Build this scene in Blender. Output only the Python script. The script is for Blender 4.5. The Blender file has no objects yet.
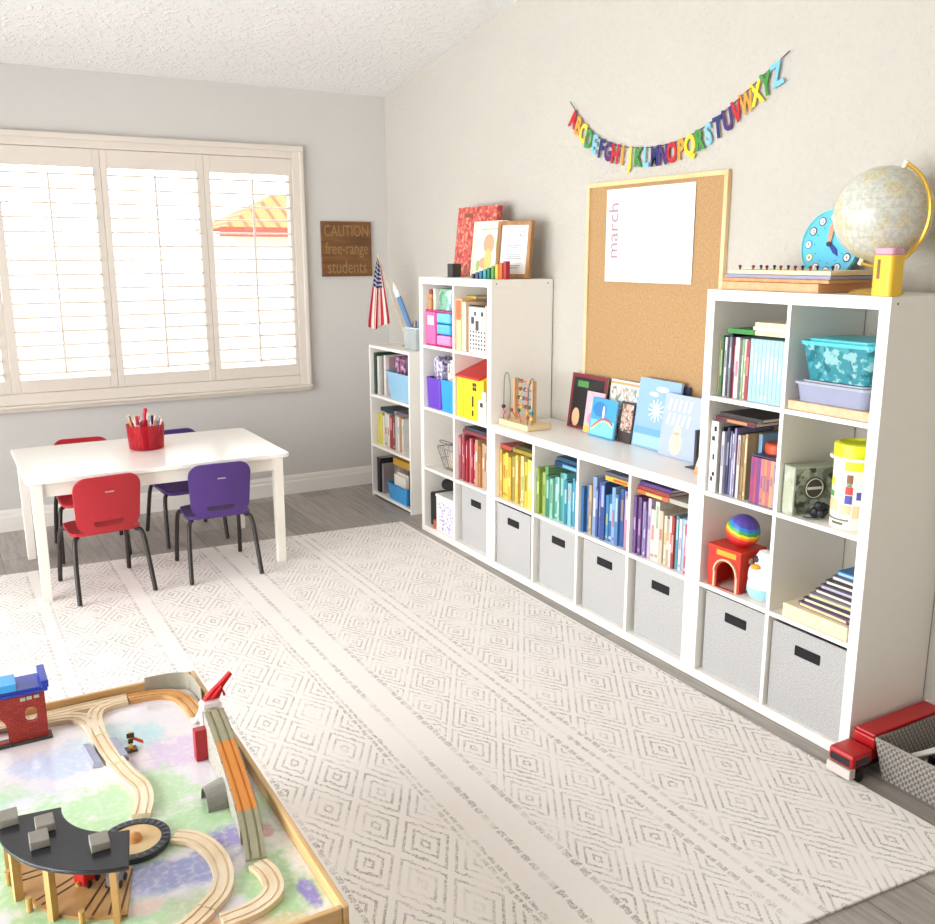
import bpy, bmesh, math, random
from mathutils import Matrix, Vector, Euler
random.seed(7)
PI = math.pi
scene = bpy.context.scene
COL = scene.collection

# ------------------------------------------------------------------ materials
def lin(h):
    h = h.lstrip('#')
    r = []
    for i in (0, 2, 4):
        c = int(h[i:i+2], 16)/255
        r.append(c/12.92 if c <= .04045 else ((c+.055)/1.055)**2.4)
    return (r[0], r[1], r[2], 1)

class E:
    """a node socket with arithmetic"""
    def __init__(s, nt, sock): s.nt, s.k = nt, sock
    def _m(s, op, o=None, p=None, clamp=False):
        n = s.nt.nodes.new('ShaderNodeMath'); n.operation = op; n.use_clamp = clamp
        for i, v in enumerate((s, o, p)):
            if v is None: continue
            if isinstance(v, E): s.nt.links.new(v.k, n.inputs[i])
            else: n.inputs[i].default_value = v
        return E(s.nt, n.outputs[0])
    def __add__(s, o): return s._m('ADD', o)
    def __sub__(s, o): return s._m('SUBTRACT', o)
    def __mul__(s, o): return s._m('MULTIPLY', o)
    def __truediv__(s, o): return s._m('DIVIDE', o)
    def fract(s): return s._m('FRACT')
    def abs(s): return s._m('ABSOLUTE')
    def max(s, o): return s._m('MAXIMUM', o)
    def min(s, o): return s._m('MINIMUM', o)
    def gt(s, o): return s._m('GREATER_THAN', o)
    def lt(s, o): return s._m('LESS_THAN', o)
    def sqrt(s): return s._m('SQRT')
    def step(s, a, b):
        n = s.nt.nodes.new('ShaderNodeMapRange'); n.interpolation_type = 'SMOOTHSTEP'
        s.nt.links.new(s.k, n.inputs[0]); n.inputs[1].default_value = a; n.inputs[2].default_value = b
        return E(s.nt, n.outputs[0])

def new_mat(name):
    m = bpy.data.materials.new(name); m.use_nodes = True
    nt = m.node_tree
    b = next(n for n in nt.nodes if n.type == 'BSDF_PRINCIPLED')
    return m, nt, b
def objco(nt):
    t = nt.nodes.new('ShaderNodeTexCoord'); return t.outputs['Object']
def xyz(nt, sock):
    s = nt.nodes.new('ShaderNodeSeparateXYZ'); nt.links.new(sock, s.inputs[0])
    return [E(nt, s.outputs[i]) for i in range(3)]
def noise(nt, sock, scale, detail=2, rough=.5):
    n = nt.nodes.new('ShaderNodeTexNoise'); n.inputs['Scale'].default_value = scale
    n.inputs['Detail'].default_value = detail; n.inputs['Roughness'].default_value = rough
    if sock: nt.links.new(sock, n.inputs['Vector'])
    return n
def mixc(nt, fac, a, b):
    n = nt.nodes.new('ShaderNodeMix'); n.data_type = 'RGBA'
    for k, v in ((0, fac), (6, a), (7, b)):
        if isinstance(v, E): nt.links.new(v.k, n.inputs[k])
        elif hasattr(v, 'is_output'): nt.links.new(v, n.inputs[k])
        else: n.inputs[k].default_value = v
    return n.outputs[2]
def mapping(nt, sock, scale=(1, 1, 1), rot=(0, 0, 0), loc=(0, 0, 0)):
    n = nt.nodes.new('ShaderNodeMapping'); nt.links.new(sock, n.inputs[0])
    n.inputs['Scale'].default_value = scale; n.inputs['Rotation'].default_value = rot; n.inputs['Location'].default_value = loc
    return n.outputs[0]
def bump(nt, b, height, strength=.2, dist=.01):
    n = nt.nodes.new('ShaderNodeBump'); n.inputs['Strength'].default_value = strength; n.inputs['Distance'].default_value = dist
    nt.links.new(height, n.inputs['Height']); nt.links.new(n.outputs[0], b.inputs['Normal'])
def dim(c, f): return (min(1, c[0]*f), min(1, c[1]*f), min(1, c[2]*f), 1)

_mc = {}
def M(hexc, rough=.5, var=.06, scale=25, metal=0, bmp=0, bscale=300, spec=.5, coat=0):
    key = (hexc, rough, var, scale, metal, bmp, bscale, spec, coat)
    if key in _mc: return _mc[key]
    m, nt, b = new_mat('mat_'+hexc.strip('#'))
    c = lin(hexc); oc = objco(nt)
    n = noise(nt, oc, scale)
    nt.links.new(mixc(nt, E(nt, n.outputs[0]), dim(c, 1-var), dim(c, 1+var)), b.inputs['Base Color'])
    b.inputs['Roughness'].default_value = rough; b.inputs['Metallic'].default_value = metal
    b.inputs['Specular IOR Level'].default_value = spec
    b.inputs['Coat Weight'].default_value = coat
    if bmp:
        n2 = noise(nt, oc, bscale, 3); bump(nt, b, n2.outputs[0], bmp, .004)
    _mc[key] = m
    return m
def clear(hexc, alpha=.5, rough=.15):
    """tinted clear plastic"""
    key = ('clear', hexc, alpha, rough)
    if key in _mc: return _mc[key]
    m, nt, b = new_mat('clear_plastic_'+hexc.strip('#'))
    c = lin(hexc); n = noise(nt, objco(nt), 20)
    nt.links.new(mixc(nt, E(nt, n.outputs[0]), dim(c, .93), dim(c, 1.05)), b.inputs['Base Color'])
    b.inputs['Roughness'].default_value = rough
    tr = nt.nodes.new('ShaderNodeBsdfTransparent'); tr.inputs[0].default_value = (.5+.5*c[0], .5+.5*c[1], .5+.5*c[2], 1)
    mx = nt.nodes.new('ShaderNodeMixShader'); mx.inputs[0].default_value = alpha
    out = next(x for x in nt.nodes if x.type == 'OUTPUT_MATERIAL')
    nt.links.new(tr.outputs[0], mx.inputs[1]); nt.links.new(b.outputs[0], mx.inputs[2]); nt.links.new(mx.outputs[0], out.inputs[0])
    _mc[key] = m
    return m
def wood(hexc, hex2, scale=(3, 40, 40), rough=.5, name='wood'):
    key = ('wood', hexc, hex2, scale, rough)
    if key in _mc: return _mc[key]
    m, nt, b = new_mat(name)
    n = noise(nt, mapping(nt, objco(nt), scale), 1.0, 4, .6)
    nt.links.new(mixc(nt, E(nt, n.outputs[0]).step(.3, .7), lin(hexc), lin(hex2)), b.inputs['Base Color'])
    b.inputs['Roughness'].default_value = rough
    _mc[key] = m
    return m
def dots(hexa, hexb, scale=60, thr=.45, rough=.6, feature='F1'):
    key = ('dots', hexa, hexb, scale, thr)
    if key in _mc: return _mc[key]
    m, nt, b = new_mat('pattern_'+hexa.strip('#'))
    v = nt.nodes.new('ShaderNodeTexVoronoi'); v.inputs['Scale'].default_value = scale; nt.links.new(objco(nt), v.inputs['Vector'])
    f = E(nt, v.outputs['Distance']).lt(thr)
    nt.links.new(mixc(nt, f, lin(hexa), lin(hexb)), b.inputs['Base Color'])
    b.inputs['Roughness'].default_value = rough
    _mc[key] = m
    return m
def blotch(cols, scale=8, rough=.5, seed=0, detail=3):
    """printed picture cover: soft patches of a few colours"""
    key = ('blotch', tuple(cols), scale, seed)
    if key in _mc: return _mc[key]
    m, nt, b = new_mat('printed_cover')
    oc = mapping(nt, objco(nt), loc=(seed*3.1, seed*1.7, seed))
    cur = lin(cols[0])
    for i, c in enumerate(cols[1:]):
        n = noise(nt, mapping(nt, oc, loc=(i*7, i*3, 0)), scale*(1+.3*i), detail)
        cur = mixc(nt, E(nt, n.outputs[0]).step(.52, .6), cur, lin(c))
    nt.links.new(cur, b.inputs['Base Color']); b.inputs['Roughness'].default_value = rough
    _mc[key] = m
    return m

# ------------------------------------------------------------------ mesh building
TW = {}     # world matrices of everything built
def chaikin(pts, it=2):
    pts = [Vector(p) for p in pts]
    for _ in range(it):
        q = [pts[0]]
        for a, b in zip(pts, pts[1:]): q += [a*.75+b*.25, a*.25+b*.75]
        q.append(pts[-1]); pts = q
    return pts
class MB:
    def __init__(s): s.v, s.f, s.mi, s.cur = [], [], [], 0
    def add(s, vs, fs, mat=None):
        o = len(s.v)
        s.v += [(mat @ Vector(v)) if mat else Vector(v) for v in vs]
        s.f += [tuple(i+o for i in f) for f in fs]; s.mi += [s.cur]*len(fs)
        return s
    def box(s, x0, x1, y0, y1, z0, z1, mat=None):
        vs = [(x, y, z) for z in (z0, z1) for y in (y0, y1) for x in (x0, x1)]
        return s.add(vs, [(0, 2, 3, 1), (4, 5, 7, 6), (0, 1, 5, 4), (2, 6, 7, 3), (0, 4, 6, 2), (1, 3, 7, 5)], mat)
    def hexa(s, lo, hi):      # two quads of four corners, same order
        return s.add(list(lo)+list(hi), [(0, 3, 2, 1), (4, 5, 6, 7), (0, 1, 5, 4), (1, 2, 6, 5), (2, 3, 7, 6), (3, 0, 4, 7)])
    def prism(s, poly, h0, h1, mat=None):      # polygon in local xy, extruded along local z
        n = len(poly)
        vs = [(p[0], p[1], h0) for p in poly]+[(p[0], p[1], h1) for p in poly]
        fs = [tuple(range(n-1, -1, -1)), tuple(range(n, 2*n))]+[(i, (i+1) % n, n+(i+1) % n, n+i) for i in range(n)]
        return s.add(vs, fs, mat)
    def tube(s, pts, r, n=8, cap=True, closed=False):
        pts = [Vector(p) for p in pts]; N = len(pts)
        rs = r if isinstance(r, (list, tuple)) else [r]*N
        vs = []; prev = None
        for i, p in enumerate(pts):
            if closed: t = (pts[(i+1) % N]-pts[i-1])
            else: t = pts[min(i+1, N-1)]-pts[max(i-1, 0)]
            t.normalize()
            if prev is None:
                a = Vector((0, 0, 1)) if abs(t.z) < .9 else Vector((1, 0, 0))
                u = t.cross(a).normalized()
            else: u = (prev-t*prev.dot(t)).normalized()
            prev = u; w = t.cross(u)
            vs += [p+(u*math.cos(2*PI*k/n)+w*math.sin(2*PI*k/n))*rs[i] for k in range(n)]
        fs = []
        for i in range(N if closed else N-1):
            j = (i+1) % N
            fs += [(i*n+k, i*n+(k+1) % n, j*n+(k+1) % n, j*n+k) for k in range(n)]
        if cap and not closed: fs += [tuple(range(n-1, -1, -1)), tuple((N-1)*n+k for k in range(n))]
        return s.add(vs, fs)
    def cyl(s, p0, p1, r0, r1=None, n=20): return s.tube([p0, p1], [r0, r0 if r1 is None else r1], n)
    def lathe(s, prof, c=(0, 0, 0), n=28, mat=None):
        vs = []; fs = []
        for r, z in prof: vs += [(c[0]+r*math.cos(2*PI*k/n), c[1]+r*math.sin(2*PI*k/n), c[2]+z) for k in range(n)]
        for i in range(len(prof)-1): fs += [(i*n+k, i*n+(k+1) % n, (i+1)*n+(k+1) % n, (i+1)*n+k) for k in range(n)]
        if prof[0][0] > 1e-5: fs.append(tuple(range(n-1, -1, -1)))
        if prof[-1][0] > 1e-5: fs.append(tuple((len(prof)-1)*n+k for k in range(n)))
        return s.add(vs, fs, mat)
    def sphere(s, c, r, n=20, sc=(1, 1, 1)):
        vs = []; fs = []; m = n//2
        for i in range(m+1):
            a = PI*i/m
            vs += [(c[0]+sc[0]*r*math.sin(a)*math.cos(2*PI*k/n), c[1]+sc[1]*r*math.sin(a)*math.sin(2*PI*k/n), c[2]-sc[2]*r*math.cos(a)) for k in range(n)]
        for i in range(m): fs += [(i*n+k, i*n+(k+1) % n, (i+1)*n+(k+1) % n, (i+1)*n+k) for k in range(n)]
        return s.add(vs, fs)
    def sweep(s, pts, prof):          # prof: closed polygon of (side, up); path mostly horizontal
        pts = [Vector(p) for p in pts]; N = len(pts); n = len(prof); vs = []
        for i, p in enumerate(pts):
            t = pts[min(i+1, N-1)]-pts[max(i-1, 0)]; t.normalize()
            side = Vector((t.y, -t.x, 0)).normalized(); up = side.cross(t).normalized()
            vs += [p+side*a+up*b for a, b in prof]
        fs = [(i*n+k, i*n+(k+1) % n, (i+1)*n+(k+1) % n, (i+1)*n+k) for i in range(N-1) for k in range(n)]
        fs += [tuple(range(n-1, -1, -1)), tuple((N-1)*n+k for k in range(n))]
        return s.add(vs, fs)
    def plate(s, outer, holes, th, mat=None, bend=None):   # outline with holes in local xz, thickness along local y
        bm = bmesh.new(); ed = []
        for lp in [outer]+list(holes):
            vv = [bm.verts.new((a, 0, b)) for a, b in lp]
            ed += [bm.edges.new((vv[i], vv[(i+1) % len(vv)])) for i in range(len(vv))]
        bmesh.ops.triangle_fill(bm, edges=ed, use_beauty=True)
        bm.verts.index_update(); bm.verts.ensure_lookup_table()
        nv = len(bm.verts)
        P = [v.co.copy() for v in bm.verts]; F = [tuple(v.index for v in f.verts) for f in bm.faces]
        B = [tuple(v.index for v in e.verts) for e in bm.edges if len(e.link_faces) == 1]
        bm.free()
        d = bend or (lambda x, z: 0)
        vs = [(p.x, d(p.x, p.z), p.z) for p in P]+[(p.x, d(p.x, p.z)+th, p.z) for p in P]
        fs = F+[tuple(i+nv for i in reversed(f)) for f in F]+[(a, b, b+nv, a+nv) for a, b in B]
        return s.add(vs, fs, mat)
    def text(s, string, size, mat, ext=.001, align='CENTER', off=0.0):
        cu = bpy.data.curves.new('lettering', 'FONT'); cu.body = string; cu.size = size; cu.extrude = ext
        cu.align_x = align; cu.align_y = 'CENTER'; cu.offset = off; cu.resolution_u = 3
        ob = bpy.data.objects.new('lettering', cu); COL.objects.link(ob)
        dg = bpy.context.evaluated_depsgraph_get(); dg.update()
        me = ob.evaluated_get(dg).to_mesh()
        s.add([v.co.copy() for v in me.vertices], [tuple(p.vertices) for p in me.polygons], mat)
        bpy.data.objects.remove(ob); bpy.data.curves.remove(cu)
        return s
    def build(s, name, mats, parent=None, world=False, bevel=0, smooth=False, subsurf=0, fix=True):
        me = bpy.data.meshes.new(name)
        vs = s.v
        if parent is not None and world:
            inv = TW[parent].inverted(); vs = [inv @ v for v in vs]
        me.from_pydata([tuple(v) for v in vs], [], s.f)
        mats = mats if isinstance(mats, (list, tuple)) else [mats]
        for m in mats: me.materials.append(m)
        for p, i in zip(me.polygons, s.mi): p.material_index = i
        if fix:
            bm = bmesh.new(); bm.from_mesh(me); bmesh.ops.recalc_face_normals(bm, faces=bm.faces[:]); bm.to_mesh(me); bm.free()
        o = bpy.data.objects.new(name, me); COL.objects.link(o)
        if parent is not None: o.parent = parent; TW[o] = TW[parent]
        else: TW[o] = Matrix.Identity(4)
        if smooth:
            for p in me.polygons: p.use_smooth = True
            try: me.set_sharp_from_angle(angle=math.radians(40))
            except Exception: pass
        if bevel:
            b = o.modifiers.new('bevel', 'BEVEL'); b.width = bevel; b.segments = 2; b.limit_method = 'ANGLE'
        if subsurf:
            b = o.modifiers.new('sub', 'SUBSURF'); b.levels = b.render_levels = subsurf
        me.update()
        return o
def tag(o, label, cat, group=None, kind=None):
    o['label'] = label; o['category'] = cat
    if group: o['group'] = group
    if kind: o['kind'] = kind
    return o
def thing(name, label, cat, loc=(0, 0, 0), rz=0, group=None, rot=None, kind=None):
    o = bpy.data.objects.new(name, None); COL.objects.link(o); o.empty_display_size = .05
    o.location = loc; o.rotation_euler = rot if rot else (0, 0, rz)
    TW[o] = Matrix.Translation(Vector(loc)) @ Euler(o.rotation_euler).to_matrix().to_4x4()
    return tag(o, label, cat, group, kind)
def solo(name, mb, mat, label, cat, group=None, **kw):
    """a thing that is one mesh; origin moved to the middle of its base"""
    xs = [v.x for v in mb.v]; ys = [v.y for v in mb.v]; zs = [v.z for v in mb.v]
    c = Vector(((min(xs)+max(xs))/2, (min(ys)+max(ys))/2, min(zs)))
    mb.v = [v-c for v in mb.v]
    o = mb.build(name, mat, **kw); o.location = c; TW[o] = Matrix.Translation(c)
    return tag(o, label, cat, group)
def struct(name, mb, mat, **kw):
    o = mb.build(name, mat, **kw); o['kind'] = 'structure'
    return o
def child(name, parent, fn, mats, world=False, **kw):
    mb = MB(); fn(mb)
    return mb.build(name, mats, parent, world=world, **kw)
def copy_tree(o, parent=None):
    c = o.copy(); COL.objects.link(c)
    if parent is not None: c.parent = parent
    for ch in list(o.children): copy_tree(ch, c)
    return c
def rrect(x0, x1, z0, z1, r, n=5):
    p = []
    for cx, cz, a0 in ((x1-r, z1-r, 0), (x0+r, z1-r, 90), (x0+r, z0+r, 180), (x1-r, z0+r, 270)):
        p += [(cx+r*math.cos(math.radians(a0+90*k/n)), cz+r*math.sin(math.radians(a0+90*k/n))) for k in range(n+1)]
    return p
# frames for lettering: columns = right, up, out
def face_right_wall(x, y, z, tilt=0): # facing -X ; reader's right is -Y
    return Matrix.Translation((x, y, z)) @ Matrix(((0, 0, -1), (-1, 0, 0), (0, 1, 0))).to_4x4() @ Matrix.Rotation(tilt, 4, 'X')
def face_back_wall(x, y, z):  # facing -Y ; reader's right is +X
    return Matrix.Translation((x, y, z)) @ Matrix(((1, 0, 0), (0, 0, -1), (0, 1, 0))).to_4x4()
ORD = ['first', 'second', 'third', 'fourth', 'fifth', 'sixth', 'seventh', 'eighth', 'ninth', 'tenth', 'eleventh', 'twelfth', 'thirteenth', 'fourteenth', 'fifteenth', 'sixteenth', 'seventeenth', 'eighteenth']
WHITE = None

# ------------------------------------------------------------------ room (metres; right wall at x=WX, back wall at y=D)
WX, D, ZC = .374, 4.19, 2.615
XL, YF, SL = -4.6, -4.6, .152
def zc(y): return ZC+(D-y)*SL
TWALL = .14

def wall_mat(name, hexc, strength, scale, thr):
    m, nt, b = new_mat(name); oc = objco(nt)
    n = noise(nt, oc, scale, 2, .6); n0 = noise(nt, oc, 3)
    nt.links.new(mixc(nt, E(nt, n0.outputs[0]), dim(lin(hexc), .97), dim(lin(hexc), 1.03)), b.inputs['Base Color'])
    b.inputs['Roughness'].default_value = .75
    bump(nt, b, E(nt, n.outputs[0]).step(thr, thr+.14).k, strength, .006)
    return m
M_WALL = wall_mat('painted_plaster', 'c3beb4', .34, 55, .5)
M_BACK = wall_mat('painted_plaster_smooth', 'd0ceca', .06, 45, .5)
M_CEIL = wall_mat('textured_ceiling', 'ebebea', .55, 30, .5)
M_TRIM = M('eeeae3', .45, .02)
M_SHUT = M('e0d7cc', .45, .02)

def floor_mat():
    m, nt, b = new_mat('grey_plank_floor'); oc = objco(nt)
    v = mapping(nt, oc, rot=(0, 0, PI/2))
    br = nt.nodes.new('ShaderNodeTexBrick'); nt.links.new(v, br.inputs['Vector'])
    br.inputs['Scale'].default_value = 1; br.inputs['Brick Width'].default_value = 1.2; br.inputs['Row Height'].default_value = .17
    br.inputs['Mortar Size'].default_value = .0016; br.inputs['Color1'].default_value = lin('9d958d'); br.inputs['Color2'].default_value = lin('b8b0a8')
    br.inputs['Mortar'].default_value = lin('4c4641'); br.offset = .37
    n = noise(nt, mapping(nt, oc, (26, 2.2, 1)), 1.6, 5, .65)
    f = E(nt, n.outputs[0]).step(.3, .72)
    nt.links.new(mixc(nt, f*.6, br.outputs['Color'], lin('79716a')), b.inputs['Base Color'])
    b.inputs['Roughness'].default_value = .42
    return m
mb = MB().box(XL-TWALL, WX+TWALL, YF-TWALL, D+TWALL, -.1, 0); struct('floor', mb, floor_mat())
ys = [D+TWALL, YF-TWALL]
mb = MB(); a, c = D+TWALL, YF-TWALL
mb.hexa([(XL-TWALL, c, zc(c)), (WX+TWALL, c, zc(c)), (WX+TWALL, a, zc(a)), (XL-TWALL, a, zc(a))],
        [(XL-TWALL, c, zc(c)+.12), (WX+TWALL, c, zc(c)+.12), (WX+TWALL, a, zc(a)+.12), (XL-TWALL, a, zc(a)+.12)])
struct('ceiling', mb, M_CEIL)
def sidewall(x0, x1, y0, y1, z0, m):   # top follows the ceiling slope
    m.hexa([(x0, y0, z0), (x1, y0, z0), (x1, y1, z0), (x0, y1, z0)], [(x0, y0, zc(y0)), (x1, y0, zc(y0)), (x1, y1, zc(y1)), (x0, y1, zc(y1))])
mb = MB(); sidewall(WX, WX+TWALL, YF-TWALL, D+TWALL, 0, mb); struct('wall_right', mb, M_WALL)
# back wall with the window opening
W0, W1, WZ0, WZ1 = -2.60, -.283, .80, 2.205
mb = MB(); mb.box(XL, W0, D, D+TWALL, 0, ZC); mb.box(W1, WX, D, D+TWALL, 0, ZC); mb.box(W0, W1, D, D+TWALL, 0, WZ0); mb.box(W0, W1, D, D+TWALL, WZ1, ZC)
struct('wall_back', mb, M_BACK)
# left wall with a wide glazed door, front wall (out of the frame)
DY0, DY1, DZ1 = -1.5, 3.3, 2.35
mb = MB(); sidewall(XL-TWALL, XL, YF-TWALL, DY0, 0, mb); sidewall(XL-TWALL, XL, DY1, D+TWALL, 0, mb); sidewall(XL-TWALL, XL, DY0, DY1, DZ1, mb)
struct('wall_left', mb, M_BACK)
mb = MB(); mb.box(XL, WX, YF-TWALL, YF, 0, zc(YF))
struct('wall_front', mb, wall_mat('tan_bounce_plaster', 'ead6ba', .06, 45, .5))  # unseen wall; tan tint added to bounce warm light onto the shelf ends
# baseboards: stepped profile
def baseboard(name, p0, p1, outward):
    mb = MB(); o = Vector(outward); p0 = Vector(p0); p1 = Vector(p1)
    prof = [(0, 0), (.016, 0), (.016, .085), (.011, .095), (.011, .112), (.005, .128), (0, .13)]
    vs = [p+o*a+Vector((0, 0, b)) for p in (p0, p1) for a, b in prof]; n = len(prof)
    mb.add(vs, [tuple(range(n)), tuple(range(2*n-1, n-1, -1))]+[(i, (i+1) % n, n+(i+1) % n, n+i) for i in range(n)])
    struct(name, mb, M_TRIM)
baseboard('baseboard_back', (XL, D-.0005, 0), (WX-.001, D-.0005, 0), (0, -1, 0))
baseboard('baseboard_right', (WX-.0005, YF, 0), (WX-.0005, -.012, 0), (-1, 0, 0))
baseboard('baseboard_left', (XL+.0005, DY1+.1, 0), (XL+.0005, D-.02, 0), (1, 0, 0))

def glass_mat():
    m, nt, b = new_mat('window_glass')
    nt.nodes.remove(b)
    tr = nt.nodes.new('ShaderNodeBsdfTransparent'); gl = nt.nodes.new('ShaderNodeBsdfGlossy'); gl.inputs['Roughness'].default_value = .02
    fr = nt.nodes.new('ShaderNodeFresnel'); fr.inputs[0].default_value = 1.3
    mx = nt.nodes.new('ShaderNodeMixShader'); out = next(x for x in nt.nodes if x.type == 'OUTPUT_MATERIAL')
    nt.links.new(fr.outputs[0], mx.inputs[0]); nt.links.new(tr.outputs[0], mx.inputs[1]); nt.links.new(gl.outputs[0], mx.inputs[2]); nt.links.new(mx.outputs[0], out.inputs[0])
    return m
M_GLASS = glass_mat()
# window_1 : plantation shutters
win = bpy.data.objects.new('window_1', None); COL.objects.link(win); win.location = ((W0+W1)/2, D, WZ0); win['kind'] = 'structure'
TW[win] = Matrix.Translation(win.location)
def casing(m):
    y0, y1 = D-.024, D+.05
    m.box(W0-.055, W0+.012, y0, y1, .745, 2.262); m.box(W1-.012, W1+.055, y0, y1, .745, 2.262)
    m.box(W0+.012, W1-.012, y0, y1, 2.192, 2.262); m.box(W0+.012, W1-.012, y0, y1, .745, .81)
    m.box(W0-.062, W1+.062, D-.036, D-.024, 2.235, 2.268)      # raised outer bead
    m.box(W1+.036, W1+.062, D-.036, D-.024, .745, 2.235); m.box(W0-.062, W0-.036, D-.036, D-.024, .745, 2.235)
child('casing', win, casing, M_SHUT, True, bevel=.004)
def sill(m): m.box(W0-.075, W1+.072, D-.05, D-.0005, .727, .7445); m.box(W0-.06, W1+.06, D-.03, D-.0005, .705, .7265)
child('sill', win, sill, M_SHUT, True, bevel=.004)
child('pane', win, lambda m: m.box(W0+.005, W1-.005, D+.115, D+.12, WZ0+.005, WZ1-.005), M_GLASS, True)
def shutter(x0, x1, a, b):   # outer limits, louvre limits
    y0, y1 = D-.014, D+.016
    pz0, pz1 = .884, 2.088
    p = child('shutter_panel', win, lambda m: (m.box(x0, a, y0, y1, .812, 2.19), m.box(b, x1, y0, y1, .812, 2.19), m.box(a, b, y0, y1, .812, pz0), m.box(a, b, y0, y1, pz1, 2.19)), M_SHUT, True, bevel=.003)
    mb = MB()
    n = 15
    for i in range(n):
        z = pz0+(i+.5)*(pz1-pz0)/n
        prof = [(-.042, 0), (-.03, .0045), (0, .0058), (.03, .0045), (.042, 0), (.03, -.0045), (0, -.0058), (-.03, -.0045)]
        ca, sa = math.cos(.07), math.sin(.07)
        vs = [(x, D+.001+u*ca-w*sa, z+u*sa+w*ca) for x in (a+.001, b-.001) for u, w in prof]
        k = 8
        mb.add(vs, [tuple(range(k)), tuple(range(2*k-1, k-1, -1))]+[(j, (j+1) % k, k+(j+1) % k, k+j) for j in range(k)])
    mb.build('louvers', M_SHUT, p, world=True)
    xm = (a+b)/2
    child('tilt_rod', p, lambda m: m.box(xm-.006, xm+.006, D-.056, D-.046, pz0+.03, pz1-.03), M_SHUT, True)
for x0, x1, a, b in ((-2.589, -2.035, -2.535, -2.072), (-2.033, -1.4515, -1.985, -1.492), (-1.4495, -.8565, -1.412, -.898), (-.8545, -.296, -.818, -.318)):
    shutter(x0, x1, a, b)
# glazed door in the left wall: daylight enters here
door = bpy.data.objects.new('door_1', None); COL.objects.link(door); door.location = (XL, 0, 0); door['kind'] = 'structure'; TW[door] = Matrix.Translation(door.location)
def dframe(m):
    x0, x1 = XL-.1, XL-.02
    m.box(x0, x1, DY0, DY0+.06, .03, DZ1-.06); m.box(x0, x1, DY1-.06, DY1, .03, DZ1-.06); m.box(x0, x1, DY0, DY1, DZ1-.06, DZ1); m.box(x0, x1, DY0, DY1, .001, .03)
    for y in (.1, 1.7): m.box(x0, x1, y-.04, y+.04, .03, DZ1-.06)
child('door_frame', door, dframe, M_TRIM, True)
child('pane', door, lambda m: m.box(XL-.065, XL-.06, DY0+.02, DY1-.02, .02, DZ1-.02), M_GLASS, True)
# outside: ground, a neighbour's house with an orange tiled roof, a tree, a fence
mb = MB().box(-30, 30, D+.3, 40, -.4, -.3); struct('ground', mb, M('b9b4a4', .9, .2, 2))
h = thing('neighbour_house', 'pale neighbouring house with an orange tiled roof outside the window', 'house', (3.35, 15, -.3))
child('wall', h, lambda m: m.box(-.9, 5, 0, 1.6, 0, 2.3), M('e6dccb', .9))
def roofm():
    m, nt, b = new_mat('orange_roof_tiles'); oc = objco(nt)
    X = xyz(nt, oc); w = (X[0]*3.5).fract(); n = noise(nt, oc, 9)
    nt.links.new(mixc(nt, w.lt(.25), lin('b8663c'), lin('8a4526')), b.inputs['Base Color']); b.inputs['Roughness'].default_value = .9
    return m
child('roof', h, lambda m: m.hexa([(-1.3, -.6, 2.35), (5.4, -.6, 2.35), (5.4, 2.2, 2.35), (-1.1, 2.2, 2.35)], [(.1, .7, 3.0), (4.6, .7, 3.0), (4.6, .9, 3.0), (.1, .9, 3.0)]), roofm())
child('fascia', h, lambda m: m.box(-1.32, 5.42, -.66, -.6, 2.2, 2.36), M('8a3a2c', .8))
t = thing('garden_tree', 'pale leafy tree in the garden outside the window', 'tree', (-3.3, 12.5, -.3))
child('trunk', t, lambda m: m.tube([(0, 0, 0), (.05, 0, 1.1), (-.02, .1, 2.2)], [.16, .12, .08], 8), M('6d5a48', .9))
def crown(m):
    r = random.Random(3)
    for _ in range(700):
        a, e = r.uniform(0, 2*PI), math.acos(r.uniform(-1, 1)); q = 1.3*r.random()**.4
        c = Vector((q*math.sin(e)*math.cos(a), q*math.sin(e)*math.sin(a), 2.9+q*.9*math.cos(e)))
        R = Euler((r.uniform(0, 6), r.uniform(0, 6), r.uniform(0, 6))).to_matrix()
        m.add([c+R @ Vector(p) for p in ((-.12, 0, 0), (0, -.06, .01), (.14, 0, 0), (0, .06, .01))], [(0, 1, 2, 3)])
child('foliage', t, crown, M('7d9455', .8, .2), fix=False)
fe = thing('garden_fence', 'low timber fence outside the window', 'fence', (-2.5, 11.2, -.3))
child("board_panel", fe, lambda m: [m.box(-3.2+i*.16, -3.2+i*.16+.15, 0, .02, .05, 1.25) for i in range(40)], M('c9bda6', .9))
child('rail', fe, lambda m: m.box(-3.2, 3.2, .02, .07, .9, 1.0), M('b8aa90', .9))

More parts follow.
